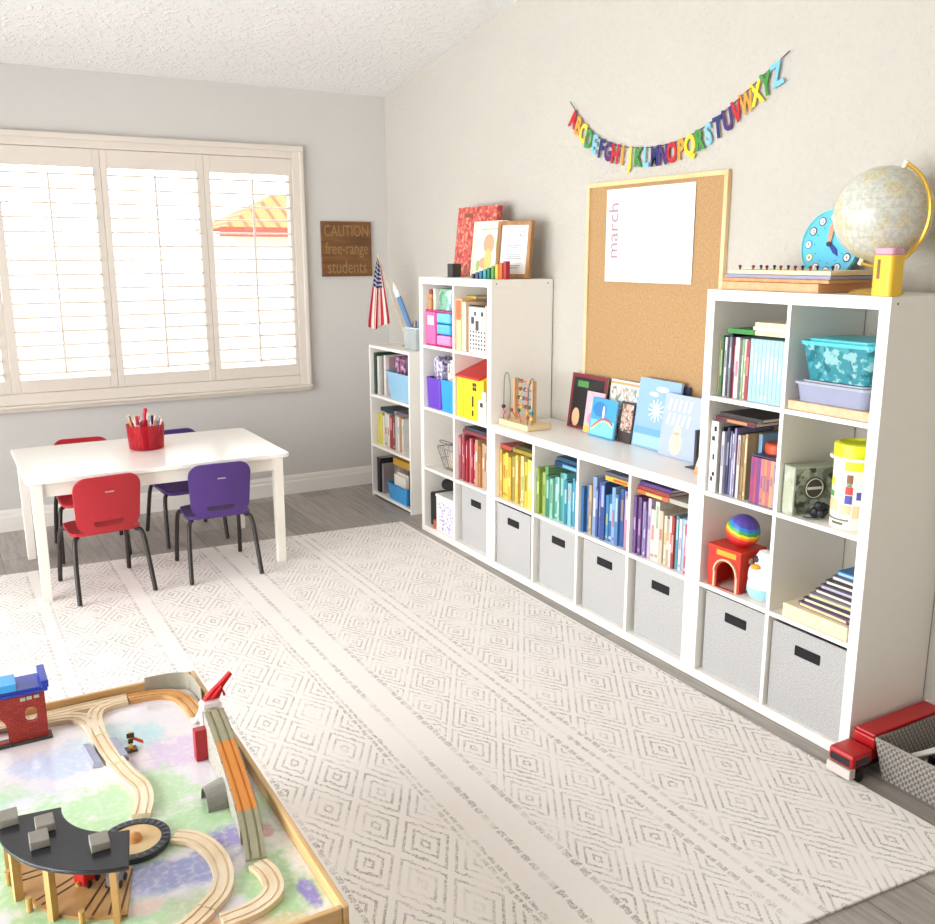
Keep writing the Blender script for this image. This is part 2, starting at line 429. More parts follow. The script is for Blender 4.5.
# ------------------------------------------------------------------ rug
def rug_mat():
    m, nt, b = new_mat('woven_rug'); oc = objco(nt)
    wob = noise(nt, oc, 45, 2)
    X, Y, Z = xyz(nt, oc)
    wv = E(nt, wob.outputs[0])-.5
    X = X+wv*.016; Y = Y+wv*.02
    def diamonds(x0, w, h, rings, y0=0):
        u = (X-x0)/w; v = (Y-y0)/h
        fa = ((u+v).fract()-.5).abs()*2; fb = ((u-v).fract()-.5).abs()*2
        d = fa.max(fb)
        f = (d*rings).fract()
        return f.gt(.30)*f.lt(.62)
    def band(a, c): return X.gt(a)*X.lt(c)
    lines = None
    for a, c, x0, w, h, r in ((-2.9, -2.56, -2.73, .17, .29, 3), (-2.48, -2.13, -2.3, .2, .33, 4), (-2.05, -1.73, -1.89, .16, .27, 3), (-1.63, -1.29, -1.46, .17, .29, 3), (-1.05, -.755, -.905, .20, .33, 4), (-.63, -.10, -.36, .225, .34, 4)):
        t = band(a, c)*diamonds(x0, w, h, r)
        lines = t if lines is None else lines.max(t)
    dash = (Y*24).fract().lt(.8)
    for x, w in ((-2.52, .007), (-2.12, .007), (-2.06, .006), (-1.72, .007), (-1.64, .007), (-1.275, .006), (-1.255, .006), (-1.17, .009), (-1.065, .009), (-.74, .008), (-.69, .007), (-.645, .008), (-.085, .006)):
        lines = lines.max((X-x).abs().lt(w)*dash)
    n2 = noise(nt, oc, 9, 3); n3 = noise(nt, oc, 260, 2)
    brk = E(nt, n2.outputs[0]).step(.3, .6)*E(nt, n3.outputs[0]).step(.40, .58)
    base = mixc(nt, E(nt, n3.outputs[0]), lin('efe8e1'), lin('f8f3ee'))
    nt.links.new(mixc(nt, lines*(brk*.62+.05), base, lin('766d66')), b.inputs['Base Color'])
    b.inputs['Roughness'].default_value = .95; b.inputs['Specular IOR Level'].default_value = .15
    hgt = E(nt, n3.outputs[0])*.6-lines*.5
    bump(nt, b, hgt.k, .35, .006)
    return m
mb = MB()
c0 = [(-2.98, 3.37, .0005), (-2.98, -.28, .0005), (-.088, -.492, .0005), (-.045, 3.172, .0005)]
mb.hexa(c0, [(x, y, .0095) for x, y, z in c0])
rug = solo('area_rug', mb, rug_mat(), 'large cream rug with grey diamond bands on the plank floor', 'rug', bevel=.003)
rug.data.transform(Matrix.Translation(rug.location)); rug.location = (0, 0, 0)

# ------------------------------------------------------------------ cube shelves
M_LAM = M('f4f1ea', .35, .015)
M_LAMI = M_LAM
def kallax(y0, w, H, cols, rows, label):
    t = thing('cube_shelf', label, 'shelf', (.184, y0+w/2, 0))
    e, i, dep = .038, .016, .368
    x0, x1 = .0, dep
    y1 = y0+w; kw = dict(world=True, bevel=.0012)
    child('side_panel', t, lambda m: m.box(x0, x1, y0, y0+e, .001, H-e), M_LAM, **kw)
    child('side_panel', t, lambda m: m.box(x0, x1, y1-e, y1, .001, H-e), M_LAM, **kw)
    child('top_panel', t, lambda m: m.box(x0, x1, y0, y1, H-e, H), M_LAM, **kw)
    child('bottom_panel', t, lambda m: m.box(x0, x1, y0+e, y1-e, .001, e), M_LAM, **kw)
    cw = (w-2*e-(cols-1)*i)/cols; ch = (H-2*e-(rows-1)*i)/rows
    for c in range(1, cols):
        ya = y0+e+c*cw+(c-1)*i
        child('divider', t, lambda m: m.box(x0+.002, x1, ya, ya+i, e, H-e), M_LAMI, **kw)
    for c in range(cols):
        for r in range(1, rows):
            za = e+r*ch+(r-1)*i; ya = y0+e+c*(cw+i)
            child('shelf', t, lambda m: m.box(x0+.002, x1, ya, ya+cw, za, za+i), M_LAMI, **kw)
    for yy, sgn in ((y0, -1),):        # dark screw heads on the near side
        for xx in (.03, dep-.03):
            child('screw', t, lambda m: m.cyl((xx, yy-.0012, H-.02), (xx, yy+.002, H-.02), .0035, n=10), M('5a554c', .4), world=True)
    def cell(c, r):   # c from the far end (left in the photo), r from the top
        ya = y0+e+(cols-1-c)*(cw+i); za = e+(rows-1-r)*(ch+i)
        return ya, ya+cw, za+.0006, za+ch      # near y, far y, floor, ceiling
    return cell
HA, HL = 1.4738, .7567
cellA = kallax(0, .7356, HA, 2, 4, 'tall white cube shelf nearest the camera with a globe on top')
cellL = kallax(.7376, 1.4687, HL, 4, 2, 'long low white cube shelf between the two tall ones')
cellB = kallax(2.2083, .7796, HA, 2, 4, 'tall white cube shelf at the far end with framed pictures on top')
# narrow bookcase in the corner
cb = thing('bookcase', 'small white three tier bookcase in the room corner beside the flag', 'bookcase', (.225, 3.578, 0))
CX, CY0, CY1, CH = .077, 3.280, 3.876, 1.02
def cside(y): child('side_panel', cb, lambda m: m.box(CX, WX-.006, y, y+.018, .001, CH-.018), M_LAM, world=True, bevel=.001)
cside(CY0); cside(CY1-.018)
child('top_panel', cb, lambda m: m.box(CX, WX-.006, CY0, CY1, CH-.018, CH), M_LAM, world=True, bevel=.001)
for z in (.016, .345, .68): child('shelf', cb, lambda m: m.box(CX+.002, WX-.012, CY0+.018, CY1-.018, z, z+.018), M_LAM, world=True)
child('back_panel', cb, lambda m: m.box(WX-.0118, WX-.006, CY0+.018, CY1-.018, .036, CH-.018), M_LAM, world=True)
child('plinth', cb, lambda m: m.box(CX+.014, CX+.03, CY0+.018, CY1-.018, .001, .0158), M('3a3530', .6), world=True)
def cellC(r):
    z = (.698, .363, .034)[r]
    return CY0+.018, CY1-.018, z+.0006, (1.002, .68, .345)[r]

# ------------------------------------------------------------------ fabric bins
def fabric_mat():
    m, nt, b = new_mat('grey_felt'); oc = objco(nt)
    n = noise(nt, oc, 220, 3, .7); n2 = noise(nt, mapping(nt, oc, (1, 1, 9)), 60, 2)
    nt.links.new(mixc(nt, E(nt, n.outputs[0]).step(.3, .7)*.7+E(nt, n2.outputs[0])*.3, lin('989796'), lin('cecdcb')), b.inputs['Base Color'])
    b.inputs['Roughness'].default_value = .95; bump(nt, b, n.outputs[0], .3, .003)
    return m
M_FELT = fabric_mat(); M_HOLE_SHADE = M('121114', .8)
def make_bin():
    t = thing('storage_bin', 'x', 'storage bin')
    w, d, h, k = .306, .335, .318, .006
    def body(m):
        m.plate(rrect(-w/2, w/2, 0, h, .004, 2), [], k, Matrix.Rotation(-PI/2, 4, 'Z'))
        m.box(k, d, -w/2, -w/2+k, 0, h); m.box(k, d, w/2-k, w/2, 0, h); m.box(d-k, d, -w/2+k, w/2-k, 0, h); m.box(k, d-k, -w/2+k, w/2-k, 0, k)
    child('body', t, body, M_FELT)
    def hd(m):
        m.prism([(p[0], p[1]) for p in rrect(-.052, .052, h-.09, h-.054, .003, 2)], .0002, .002, Matrix(((0, 0, -1), (-1, 0, 0), (0, 1, 0))).to_4x4())
    child('handle', t, hd, M_HOLE_SHADE)  # flat black plate; its colour stands for shade inside the cut-out hand hole
    return t
bin0 = make_bin()
def place_bin(cell, label, dy=0, x=.02, first=[True]):
    t = bin0 if first[0] else copy_tree(bin0); first[0] = False
    y0, y1, z0, z1 = cell
    t.location = (x, (y0+y1)/2+dy, z0); t['label'] = label; t['group'] = 'grey felt bins in the cube shelves'
place_bin(cellA(1, 3), 'grey felt bin at bottom right of nearest tall shelf, under the cream box', .002)
place_bin(cellA(0, 3), 'grey felt bin at bottom left of nearest tall shelf, under red toy fire station', -.003, .03)
for c, s in enumerate(('yellow books', 'green and teal books', 'blue books', 'purple and mixed books')):
    place_bin(cellL(c, 1), 'grey felt bin in low shelf directly under the '+s, (.006, -.003, -.004, -.004)[c], (.012, .03, .024, .03)[c])
place_bin(cellB(1, 3), 'grey felt bin in far tall shelf beside the purple patterned box', -.005, .035)

# ------------------------------------------------------------------ books
M_PAGE = M('efe6d2', .85, .05, 120)
def mute(hx):
    c = [int(hx[i:i+2], 16) for i in (0, 2, 4)]; g = sum(c)/3
    return '%02x%02x%02x' % tuple(int(max(0, min(255, (.84*v+.16*g)*.95))) for v in c)
def book(x, y, z, t, h, d, hexc, label, group, band=None, rz=0, lean=0, flat=False, cat='book', name='book', title=True):
    o = thing(name, label, cat, (x, y, z), group=group, rot=(lean, 0, rz) if not flat else (-PI/2, 0, rz))
    mc = M(mute(hexc), .5, .12, 30)
    def cov(m):
        k = .0018
        m.box(0, k, -t/2, t/2, 0, h); m.box(k, d, -t/2, -t/2+k, 0, h); m.box(k, d, t/2-k, t/2, 0, h)
    child('cover', o, cov, mc)
    child('pages', o, lambda m: m.box(.0022, d-.004, -t/2+.002, t/2-.002, .003, h-.004), M_PAGE)
    if band:
        q = random.random(); mixd = '%02x%02x%02x' % tuple(int(.55*int(band[i:i+2], 16)+.45*int(hexc[i:i+2], 16)) for i in (0, 2, 4))
        z0 = h*(.3+.3*random.random()); z1 = min(h*.93, z0+h*(.18+.3*random.random()))
        child('spine_label', o, lambda m: m.box(-.0005, -.0001, -t*.27, t*.27, z0, z1), M(mixd, .5, .2, 120))
        if q < .35: child('spine_emblem', o, lambda m: m.box(-.0005, -.0001, -t/2+.003, t/2-.003, h*.06, h*.12), M(mixd, .5, .1, 60))
    return o
def row(cell, books, ctx, group, hr, x=.016, fill=.985, thick=(.7, 1.4), seed=1, left=0.0, noun='book'):
    """upright books from the far end to the near end; books = [(hex, colour words, label hex)]"""
    r = random.Random(seed); y0, y1, z0, z1 = cell
    W = (y1-y0)*fill-.006; ws = [r.uniform(*thick) for _ in books]; s = W/sum(ws)
    y = y1-.003-left
    for i, ((hx, words, band), wgt) in enumerate(zip(books, ws)):
        t = wgt*s-.0012; h = r.uniform(*hr); d = min(.24, h*r.uniform(.72, .9))
        size = 'thin' if t < .016 else ('thick' if t > .026 else 'slim')
        book(x+r.uniform(0, .02), y-t/2, z0, t, h, d, hx, '%s %s %s, %s from the left %s' % (size, words, noun, ORD[i], ctx), group, band)
        y -= t+.0012
    return y
def flatbook(x, y, z, w, d, t, hexc, label, group, rz=0, band=None, name='book', cat='book', bw=(.3, .2)):
    # lying on its back: spine towards the viewer
    o = thing(name, label, cat, (x, y, z), rz, group)
    k = .0018
    child('cover', o, lambda m: (m.box(0, d, -w/2, w/2, 0, k), m.box(0, d, -w/2, w/2, t-k, t), m.box(0, k, -w/2, w/2, k, t-k)), M(hexc, .5, .08, 18))
    child('pages', o, lambda m: m.box(k+.0004, d-.004, -w/2+.004, w/2-.004, k+.0002, t-k-.0002), M_PAGE)
    if band: child('spine_label', o, lambda m: m.box(-.0005, -.0001, -w*bw[0], w*bw[1], t*.18, t*.72), M(band, .5))
    return o
def mid(c): return (c[0]+c[1])/2

# low shelf, four rows by colour
c = cellL(0, 0)
Yl = [('e3a93c', 'ochre', 'f4e3b0'), ('f0cf3f', 'yellow', '7a3b20'), ('f2d94a', 'lemon yellow', 'd2622a'), ('e8b92f', 'golden yellow', 'fff3c8'), ('b59a3a', 'olive yellow', 'f1e6b0'), ('f5e27a', 'pale yellow', 'c23f2c'), ('efc843', 'yellow', 'ffffff'), ('c98f35', 'mustard', 'f5e9c4'), ('f6e58c', 'pale yellow', '4d7f3a'), ('eed33c', 'bright yellow', '333333'), ('f3e15a', 'lemon yellow', 'ffffff'), ('e9dc6e', 'greenish yellow', '8a6a1e')]
row(c, Yl, 'in yellow row of low shelf', 'yellow books in the low shelf', (.22, .2555), seed=3)
g = 'books lying on the yellow row'
flatbook(.025, c[1]-.062, c[2]+.2565, .1, .19, .02, 'b4473d', 'red book lying flat at left on the yellow books', g)
flatbook(.030, c[0]+.11, c[2]+.2565, .2, .2, .018, 'a48a2c', 'olive book lying flat at right on the yellow books, lowest there', g)
flatbook(.040, c[0]+.112, c[2]+.275, .19, .19, .014, '4c4a22', 'dark green book lying flat on an olive book above yellow books', g)
c = cellL(1, 0)
Tl = [('8fae3c', 'leaf green', 'f0f3c8'), ('b9c75a', 'yellow green', '4b6b2a'), ('6fae6a', 'green', 'ffffff'), ('2f8f74', 'emerald', 'e8f4ee'), ('8fd0b4', 'mint green', '2d6e5c'), ('56b7a4', 'sea green', 'ffffff'), ('a8dccb', 'pale mint', '3b8f86'), ('3aa5a0', 'teal', 'f2f2e0'), ('67c3c2', 'light teal', '1f5d74'), ('2c8ea6', 'deep teal', 'ffffff'), ('7fcbd8', 'aqua', 'e76f51'), ('4aa7cb', 'sky blue', 'ffffff'), ('a7dbe8', 'pale aqua', '2a6b8c'), ('8ed0de', 'pale teal', 'ffffff')]
row(c, Tl, 'in teal row of low shelf', 'green and teal books in the low shelf', (.19, .25), seed=5)
g = 'books lying on the teal row'
flatbook(.035, c[0]+.11, c[2]+.2515, .21, .2, .026, '1d3c5e', 'navy book lying flat on the teal books, lower of two', g, band='6fb0d0')
flatbook(.045, c[0]+.115, c[2]+.278, .2, .19, .018, '24506f', 'dark blue book lying flat on a navy book above teal books', g)
c = cellL(2, 0)
Bl = [('2f6fae', 'wide blue', '2f6fae'), ('3b7fbf', 'blue', 'd98a6a'), ('d8b27a', 'tan', '3a5f8f'), ('8aa9d8', 'powder blue', 'ffffff'), ('4659a8', 'indigo', 'e6e0f4'), ('5c78c8', 'periwinkle', 'f0d050'), ('2f4f9c', 'royal blue', 'ffffff'), ('3c8fd0', 'bright blue', 'f4c430'), ('2c6fb0', 'cobalt blue', 'ffffff'), ('7fb3e0', 'light blue', 'c0392b'), ('4a82c4', 'mid blue', 'ffffff'), ('345fa8', 'deep blue', 'ff9f43'), ('9c8fd0', 'lavender', 'ffffff'), ('c98aa0', 'dusty pink', 'ffffff')]
row(c, Bl, 'in blue row of low shelf', 'blue books in the low shelf', (.2, .265), seed=8)
g = 'books lying on the blue row'
flatbook(.030, c[0]+.095, c[2]+.2665, .18, .19, .02, 'e0b13a', 'yellow book lying flat across the blue books', g, band='c0562c')
flatbook(.035, c[0]+.1, c[2]+.287, .19, .19, .014, '5a5f6e', 'grey blue book lying flat on a yellow one above blue books', g)
c = cellL(3, 0)
Pl = [('7a4f9a', 'purple', 'f4e9ff'), ('9a78bd', 'lilac', 'ffffff'), ('6b4a86', 'plum', 'f0c0d8'), ('b49ccf', 'pale lilac', '5a3f78'), ('8f78b8', 'violet', 'ffffff'), ('cfc0dd', 'pale violet', '7a4f9a'), ('e8dccb', 'cream', 'c94f3f'), ('efe6d8', 'off white', '4f7f5f'), ('d9c7a8', 'beige', 'a03f2f'), ('f0ead8', 'ivory', 'd98a2f'), ('c9a97f', 'tan', 'ffffff'), ('f2efe6', 'white', 'b0343a'), ('c23b35', 'red', 'ffffff'), ('4f9fb0', 'teal', 'ffffff'), ('e4e2ea', 'pale grey', '4f6faf'), ('a8c8e6', 'pale blue', 'ffffff'), ('d05f6f', 'rose', 'ffffff')]
row(c, Pl, 'in purple mixed row of low shelf', 'purple and mixed books in the low shelf', (.19, .255), seed=4)
g = 'books lying on the purple row'
flatbook(.030, c[1]-.1, c[2]+.2565, .19, .2, .017, 'c06a3c', 'orange brown book lying flat on purple books, lowest of three', g, band='f0d080')
flatbook(.035, c[1]-.1, c[2]+.274, .185, .19, .016, '9c3f3a', 'brick red book lying flat on purple books, middle of three', g)
flatbook(.040, c[1]-.105, c[2]+.2905, .19, .19, .015, '54407c', 'dark violet book lying flat on purple books, top of three', g)
flatbook(.035, c[0]+.09, c[2]+.2565, .16, .19, .018, 'b8b4a4', 'grey book lying flat on the mixed books at right', g)

# far tall shelf: red row
c = cellB(1, 2)
Rl = [('b04a58', 'rose red', 'f0d0d0'), ('c46a6a', 'dusty red', 'ffffff'), ('a83848', 'crimson', 'f4c0c0'), ('d68f8f', 'salmon pink', 'a03040'), ('c23040', 'red', 'ffffff'), ('e07a86', 'pink', 'ffffff'), ('b02838', 'dark red', 'f4e0c0'), ('cf4a5a', 'raspberry', 'ffffff'), ('9c2f3a', 'maroon', 'e8c090'), ('d8a070', 'apricot', 'ffffff'), ('c98a5a', 'caramel', '7a3a20'), ('e0a86a', 'pale orange', 'ffffff'), ('c9b49a', 'taupe', '7a3030'), ('b0705a', 'brown', 'ffffff'), ('dcd4cc', 'pale grey', '403838')]
row(c, Rl, 'in red row of far shelf', 'red books in the far tall shelf', (.2, .265), seed=6)
g = 'books lying on the red row'
flatbook(.025, mid(c)-.01, c[2]+.2665, .26, .19, .02, '8a3a40', 'maroon book lying flat on the red books, lower of two', g)
flatbook(.030, mid(c), c[2]+.287, .22, .19, .014, '3f4650', 'dark grey book lying flat on a maroon book above red books', g)

# nearest tall shelf: top left cube
c = cellA(0, 0)
Al = [('c9b48a', 'tan', '6f7f4a'), ('4f7a4a', 'green', 'e8e0c0'), ('e9e7e2', 'white', '333344'), ('28365c', 'navy', 'c9d0e0'), ('8c8796', 'grey violet', 'ffffff'), ('c23f58', 'raspberry red', 'ffffff'), ('d8dfe6', 'pale grey', 'c04050'), ('9fc28a', 'soft green', 'ffffff'), ('e6dfcf', 'cream', '4f8f4f'), ('b8434a', 'brick red', 'e8c8a0')]
ye = row((c[1]-.155, c[1], c[2], c[3]), Al, 'in upper left cube of nearest shelf', 'picture books in the upper left cube', (.205, .225), seed=9, x=.02)
r = random.Random(2); y = c[1]-.158; t = .0176
for i in range(9):
    book(.022, y-t/2, c[2], t-.001, .215, .17, 'a9d3ec', 'pale blue set book, %s from the left of nine matching spines' % ORD[i], 'pale blue matching books', 'e3f1fa')
    y -= t
g = 'books lying on the upper left cube row'
flatbook(.025, c[1]-.105, c[2]+.2265, .12, .17, .016, '3f8a3f', 'green book lying flat on books in the upper left cube', g)
for i, (hx, w, lab) in enumerate((('e8dfae', .17, 'pale yellow book lying on the pale blue set, bottom of three'), ('f0ecd8', .165, 'cream book lying on the pale blue set, middle of three'), ('d9d3b8', .16, 'beige book lying on the pale blue set, top of three'))):
    flatbook(.030+.006*i, c[0]+.088, c[2]+.2265+i*.0145, w, .16, .014, hx, lab, g)
# second cube down at left
c = cellA(0, 1)
o = book(.014, c[1]-.022, c[2], .036, .262, .2, 'efece4', 'white book with black patches at far left of the second cube down', 'dark books in the second left cube')
def cow(m):
    for a, b2, w, h in ((-.004, .225, .012, .018), (.004, .19, .014, .016), (-.003, .06, .012, .014), (.005, .04, .01, .016), (0, .12, .008, .02)):
        m.box(-.0006, -.0001, a-w/2, a+w/2, b2, b2+h)
child('spine_label', o, cow, M('1c1a1c', .6))
Dl = [('24242c', 'black', 'd8d8e0'), ('e0dce6', 'white', '4f4a6f'), ('39406f', 'navy', 'e8e8f4'), ('6d6a9a', 'slate purple', 'ffffff'), ('d4d0e2', 'pale lilac', '2c2c44'), ('7a2c3c', 'wine red', 'f0d0a0'), ('9c93c4', 'lavender', 'ffffff'), ('3c2f3a', 'dark brown', 'e0b0a0'), ('dcd6cc', 'off white', '803030'), ('b8935a', 'tan', '5a4020'), ('c9a86c', 'sand', 'ffffff')]
row((c[1]-.176, c[1]-.042, c[2], c[3]), Dl, 'in the second left cube of nearest shelf', 'dark books in the second left cube', (.225, .25), seed=12, x=.016)
book(.07, c[1]-.187, c[2], .016, .235, .2, '7fb2d8', 'tall light blue book behind the small boxed set', 'dark books in the second left cube')
bx = thing('slipcase', 'slate blue slipcase holding a set of small paperbacks', 'book box', (.018, c[1]-.2605, c[2]))
child('shell', bx, lambda m: (m.box(0, .15, -.061, .061, 0, .004), m.box(0, .15, -.061, -.058, .004, .17), m.box(0, .15, .058, .061, .004, .17), m.box(.147, .15, -.058, .058, .004, .17), m.box(0, .15, -.061, .061, .17, .173)), M('48507a', .5))
for i, (hx, w) in enumerate((('b03a78', 'magenta'), ('c44a6a', 'rose'), ('8a3f8c', 'purple'), ('d8788a', 'pink'), ('e0905a', 'orange'), ('d06a7a', 'coral'), ('e8a86a', 'apricot'), ('c890b0', 'mauve'))):
    book(.014, c[1]-.2605+.0505-i*.0144, c[2]+.0045, .0136, .162, .1, hx, 'small %s paperback, %s from the left in the slipcase' % (w, ORD[i]), 'paperbacks in the slipcase', '5a4f9a')
g = 'things lying on the second left cube row'
flatbook(.020, c[1]-.11, c[2]+.2635, .19, .19, .018, '5c2c30', 'dark red book lying flat across the dark books', g, band='c08a5a')
flatbook(.025, c[1]-.13, c[2]+.282, .2, .18, .014, '3a3434', 'black book lying flat on a dark red book', g)
mb = MB(); mb.lathe([(.0, 0), (.036, 0), (.042, .006), (.042, .034), (.036, .04), (0, .04)], (.09, c[0]+.075, c[2]+.1736), 24)
solo('round_tin', mb, M('c8502c', .4), 'round orange tin on top of the slipcase of paperbacks', 'tin', smooth=True)

# ------------------------------------------------------------------ nearest tall shelf: right column and toys
def tub(name, label, cat, x, y, z, w, d, h, mat, lidmat=None, taper=.88, group=None, lid_h=.014, rim=True):
    """open or lidded plastic tub, w along y"""
    t = thing(name, label, cat, (x, y, z), group=group)
    def body(m):
        k = .003; a, b = w/2*taper, d/2*taper; A, B = w/2, d/2
        def loop(s1, s2, zz): return [(p[0]+d/2, p[1], zz) for p in rrect(-s2, s2, -s1, s1, min(s1, s2)*.22, 4)]
        L = [loop(a, b, 0), loop(A, B, h), loop(A-k, B-k, h), loop(a-k, b-k, k)]
        n = len(L[0]); vs = [v for l in L for v in l]
        fs = [(i*n+j, i*n+(j+1) % n, (i+1)*n+(j+1) % n, (i+1)*n+j) for i in range(3) for j in range(n)]
        fs += [tuple(range(n-1, -1, -1)), tuple(3*n+j for j in range(n))]
        m.add(vs, fs)
    child('body', t, body, mat, smooth=True)
    if lidmat:
        child('lid', t, lambda m: (m.prism([(p[0]+d/2, p[1]) for p in rrect(-d/2-.006, d/2+.006, -w/2-.006, w/2+.006, .03, 4)], h+.0005, h+lid_h*.6), m.prism([(p[0]+d/2, p[1]) for p in rrect(-d/2+.012, d/2-.012, -w/2+.012, w/2-.012, .03, 4)], h+lid_h*.6, h+lid_h)), lidmat)
    elif rim:
        child('rim', t, lambda m: m.tube([(p[0]+d/2, p[1], h) for p in rrect(-d/2, d/2, -w/2, w/2, min(w, d)*.11, 4)], .004, 6, closed=True), mat)
    return t
c = cellA(1, 0)
mb = MB(); mb.box(.012, .30, mid(c)-.157, mid(c)+.157, c[2], c[2]+.03)
solo('wooden_tray', mb, wood('dcb48a', 'e8c8a4'), 'flat peach wooden box under the plastic boxes in nearest shelf', 'wooden box', bevel=.003)
z = c[2]+.0308
tub('flat_box', 'flat clear box with lid between wooden box and teal tub', 'plastic box', .016, mid(c)+.002, z, .275, .25, .056, clear('c6cbe4', .55), clear('dfe2f0', .6), .94)
mb = MB(); r = random.Random(5)
for i in range(9):
    yy = mid(c)-.1+i*.025; mb.box(.07, .24, yy-.011, yy+.011, z+.004, z+.02+.02*r.random())
solo('coloured_paper', mb, dots('8f93b8', 'c9c4d8', 80), 'lilac papers stored inside the flat clear box', 'papers')
z += .0716
tb = tub('lidded_tub', 'teal tub with aqua lid full of bags on the flat clear box', 'plastic tub', .02, mid(c)-.004, z, .268, .24, .112, blotch(('2f8a96', '45a2ad', '1d6c79', '8fc4c6'), 22, .3, 4), M('4fc3cf', .35), .84, lid_h=.02)
mb = MB()
for i in range(16):
    a = Vector((.16+r.uniform(-.07, .06), mid(c)+r.uniform(-.08, .075), z+.03+r.uniform(0, .05)))
    mb.sphere(a, .026, 8, (1, 1.1, .8))
solo('bagged_pieces', mb, blotch(('2d7f8c', 'dfe8e0', '1d5a66', 'c8586a', '2f9aa8'), 30), 'packed bags of game pieces inside the teal tub', 'toy pieces', smooth=True)
# second cube down
c = cellA(1, 1)
bx = thing('game_box', 'sage green box with round badge leaning at left of the bucket', 'box', (.014, c[1]-.034, c[2]), rz=-.26)
child('carton', bx, lambda m: m.box(0, .24, -.03, .03, 0, .165), M('a9b09a', .6, .12, 40))
child('front_panel', bx, lambda m: m.box(-.0012, -.0002, -.028, .028, .003, .162), blotch(('b9bfa8', 'a4ac94', 'cfd2bf'), 20))
def sidep(m): m.box(.004, .236, -.0312, -.0302, .004, .16)
child('side_panel', bx, sidep, blotch(('6d7260', 'a8ad98', '3d4038', '8d9482'), 16, seed=2))
def badge(m): m.lathe([(0, 0), (.038, 0), (.038, .0012), (0, .0012)], (0, 0, 0), 24, Matrix.Translation((.075, -.0314, .092)) @ Matrix.Rotation(PI/2, 4, 'X'))
b_ = child('badge', bx, badge, M('4b4a3f', .5))
def ring(m):
    m.tube([(.075+.032*math.cos(a*PI/12), -.0332, .092+.032*math.sin(a*PI/12)) for a in range(24)], .0016, 6, closed=True)
    m.box(.048, .102, -.0338, -.0328, .088, .097)
child('ring', b_, ring, M('d9d6c4', .5))
mb = MB(); r = random.Random(8)
for i in range(14): mb.sphere((.062+r.uniform(-.025, .02), c[0]+.195+r.uniform(-.012, .015), c[2]+.014+r.uniform(0, .035)), .013, 8)
mb.tube(chaikin([(.05, c[0]+.19, c[2]+.008), (.03, c[0]+.2, c[2]+.006), (.02, c[0]+.21, c[2]+.006), (.02, c[0]+.225, c[2]+.006)]), .0025, 6)
solo('beaded_cord', mb, M('1e222c', .4), 'small dark beaded cord heaped between green box and bucket', 'cord', smooth=True)
bk = thing('toy_bucket', 'white drum of building blocks with lime yellow lid and pictures', 'toy bucket', (.088, c[0]+.092, c[2]))
child('body', bk, lambda m: m.lathe([(.066, 0), (.068, .004), (.068, .222)], n=32), M('f5f0df', .4), smooth=True)
child('lid', bk, lambda m: m.lathe([(.069, .2225), (.071, .224), (.071, .262), (.069, .270), (.058, .274), (.055, .266), (0, .266)], n=32), M('dbe021', .4), smooth=True)
def cylpatch(m, a0, a1, z0, z1, rr=.0686, n=6):
    vs = []
    for q in (rr, rr+.0006):
        for i in range(n+1):
            a = PI+a0+(a1-a0)*i/n
            vs += [(q*math.cos(a), q*math.sin(a), z0), (q*math.cos(a), q*math.sin(a), z1)]
    o = 2*(n+1); fs = []
    for i in range(n): fs += [(2*i, 2*i+1, 2*i+3, 2*i+2), (o+2*i, o+2*i+2, o+2*i+3, o+2*i+1), (2*i, 2*i+2, o+2*i+2, o+2*i), (2*i+1, o+2*i+1, o+2*i+3, 2*i+3)]
    fs += [(0, o, o+1, 1), (2*n, 2*n+1, o+2*n+1, o+2*n)]
    m.add(vs, fs)
def pic(name, col, lst):
    for q in lst: child(name, bk, lambda m: cylpatch(m, *q), M(col, .45))
pic('printed_block', 'dfe234', [(.15, 1.0, .19, .222), (-.75, -.4, .135, .16)])
pic('printed_block', '8a5a3c', [(.28, .55, .15, .178)])
pic('printed_block', 'd23f3f', [(.25, .58, .115, .14)])
pic('printed_block', '4c4fa8', [(.25, .58, .085, .112), (.75, .95, .10, .125)])
pic('printed_block', '5f9f4f', [(.3, .52, .141, .149), (-.8, -.35, .10, .118)])
pic('printed_block', 'e3c9a0', [(-.75, -.1, .055, .095), (.05, .55, .05, .08), (.62, .9, .04, .08)])
pic('printed_block', '6e6459', [(-.7, .5, .028, .033), (-.35, .25, .014, .022)])
def hndl(m):
    pts = [(-.0715, .06*0, 0)]
    P = []
    for i in range(13):
        a = PI/2+PI*i/12
        P.append((.076*math.cos(a)*1.0, .076*math.sin(a), .226-.0*math.sin(PI*i/12)))
    m.tube(P, .0052, 8)
child('handle', bk, hndl, M('f6f4ee', .4), smooth=True)
# third row, left: red toy fire station, rainbow ball, penguin
c = cellA(0, 2)
fs_ = thing('toy_fire_station', 'red wooden toy building with arched doorways under rainbow ball', 'toy building', (.014, c[1]-.026, c[2]), rz=.06)
def arch(w, h, n=9):
    r0 = w/2; return [(-r0, .002), (r0, .002)]+[(r0*math.cos(PI*i/n), h-r0+r0*math.sin(PI*i/n)) for i in range(n+1)]
RED = M('c8321f', .45)
Wf, Hf, Df = .15, .15, .13
def fr_front(m):   # wall towards the viewer, local: x depth, -y to the right
    m.plate(rrect(0, Wf, 0, Hf, .002, 1), [[(p[0]+.085, p[1]) for p in arch(.085, .105)]], .01, Matrix.Rotation(-PI/2, 4, 'Z'))
child('front_wall', fs_, fr_front, RED)
def fr_side(m): m.plate(rrect(.0105, Df, 0, Hf, .002, 1), [[(p[0]+.07, p[1]) for p in arch(.06, .085)]], .01, Matrix.Translation((0, -Wf, 0)))
child('side_wall', fs_, fr_side, RED)
child('side_wall', fs_, lambda m: m.box(.0105, Df, -.01, 0, 0, Hf), RED)
child('back_wall', fs_, lambda m: m.box(Df-.009, Df, -Wf+.0105, -.0105, 0, Hf), RED)
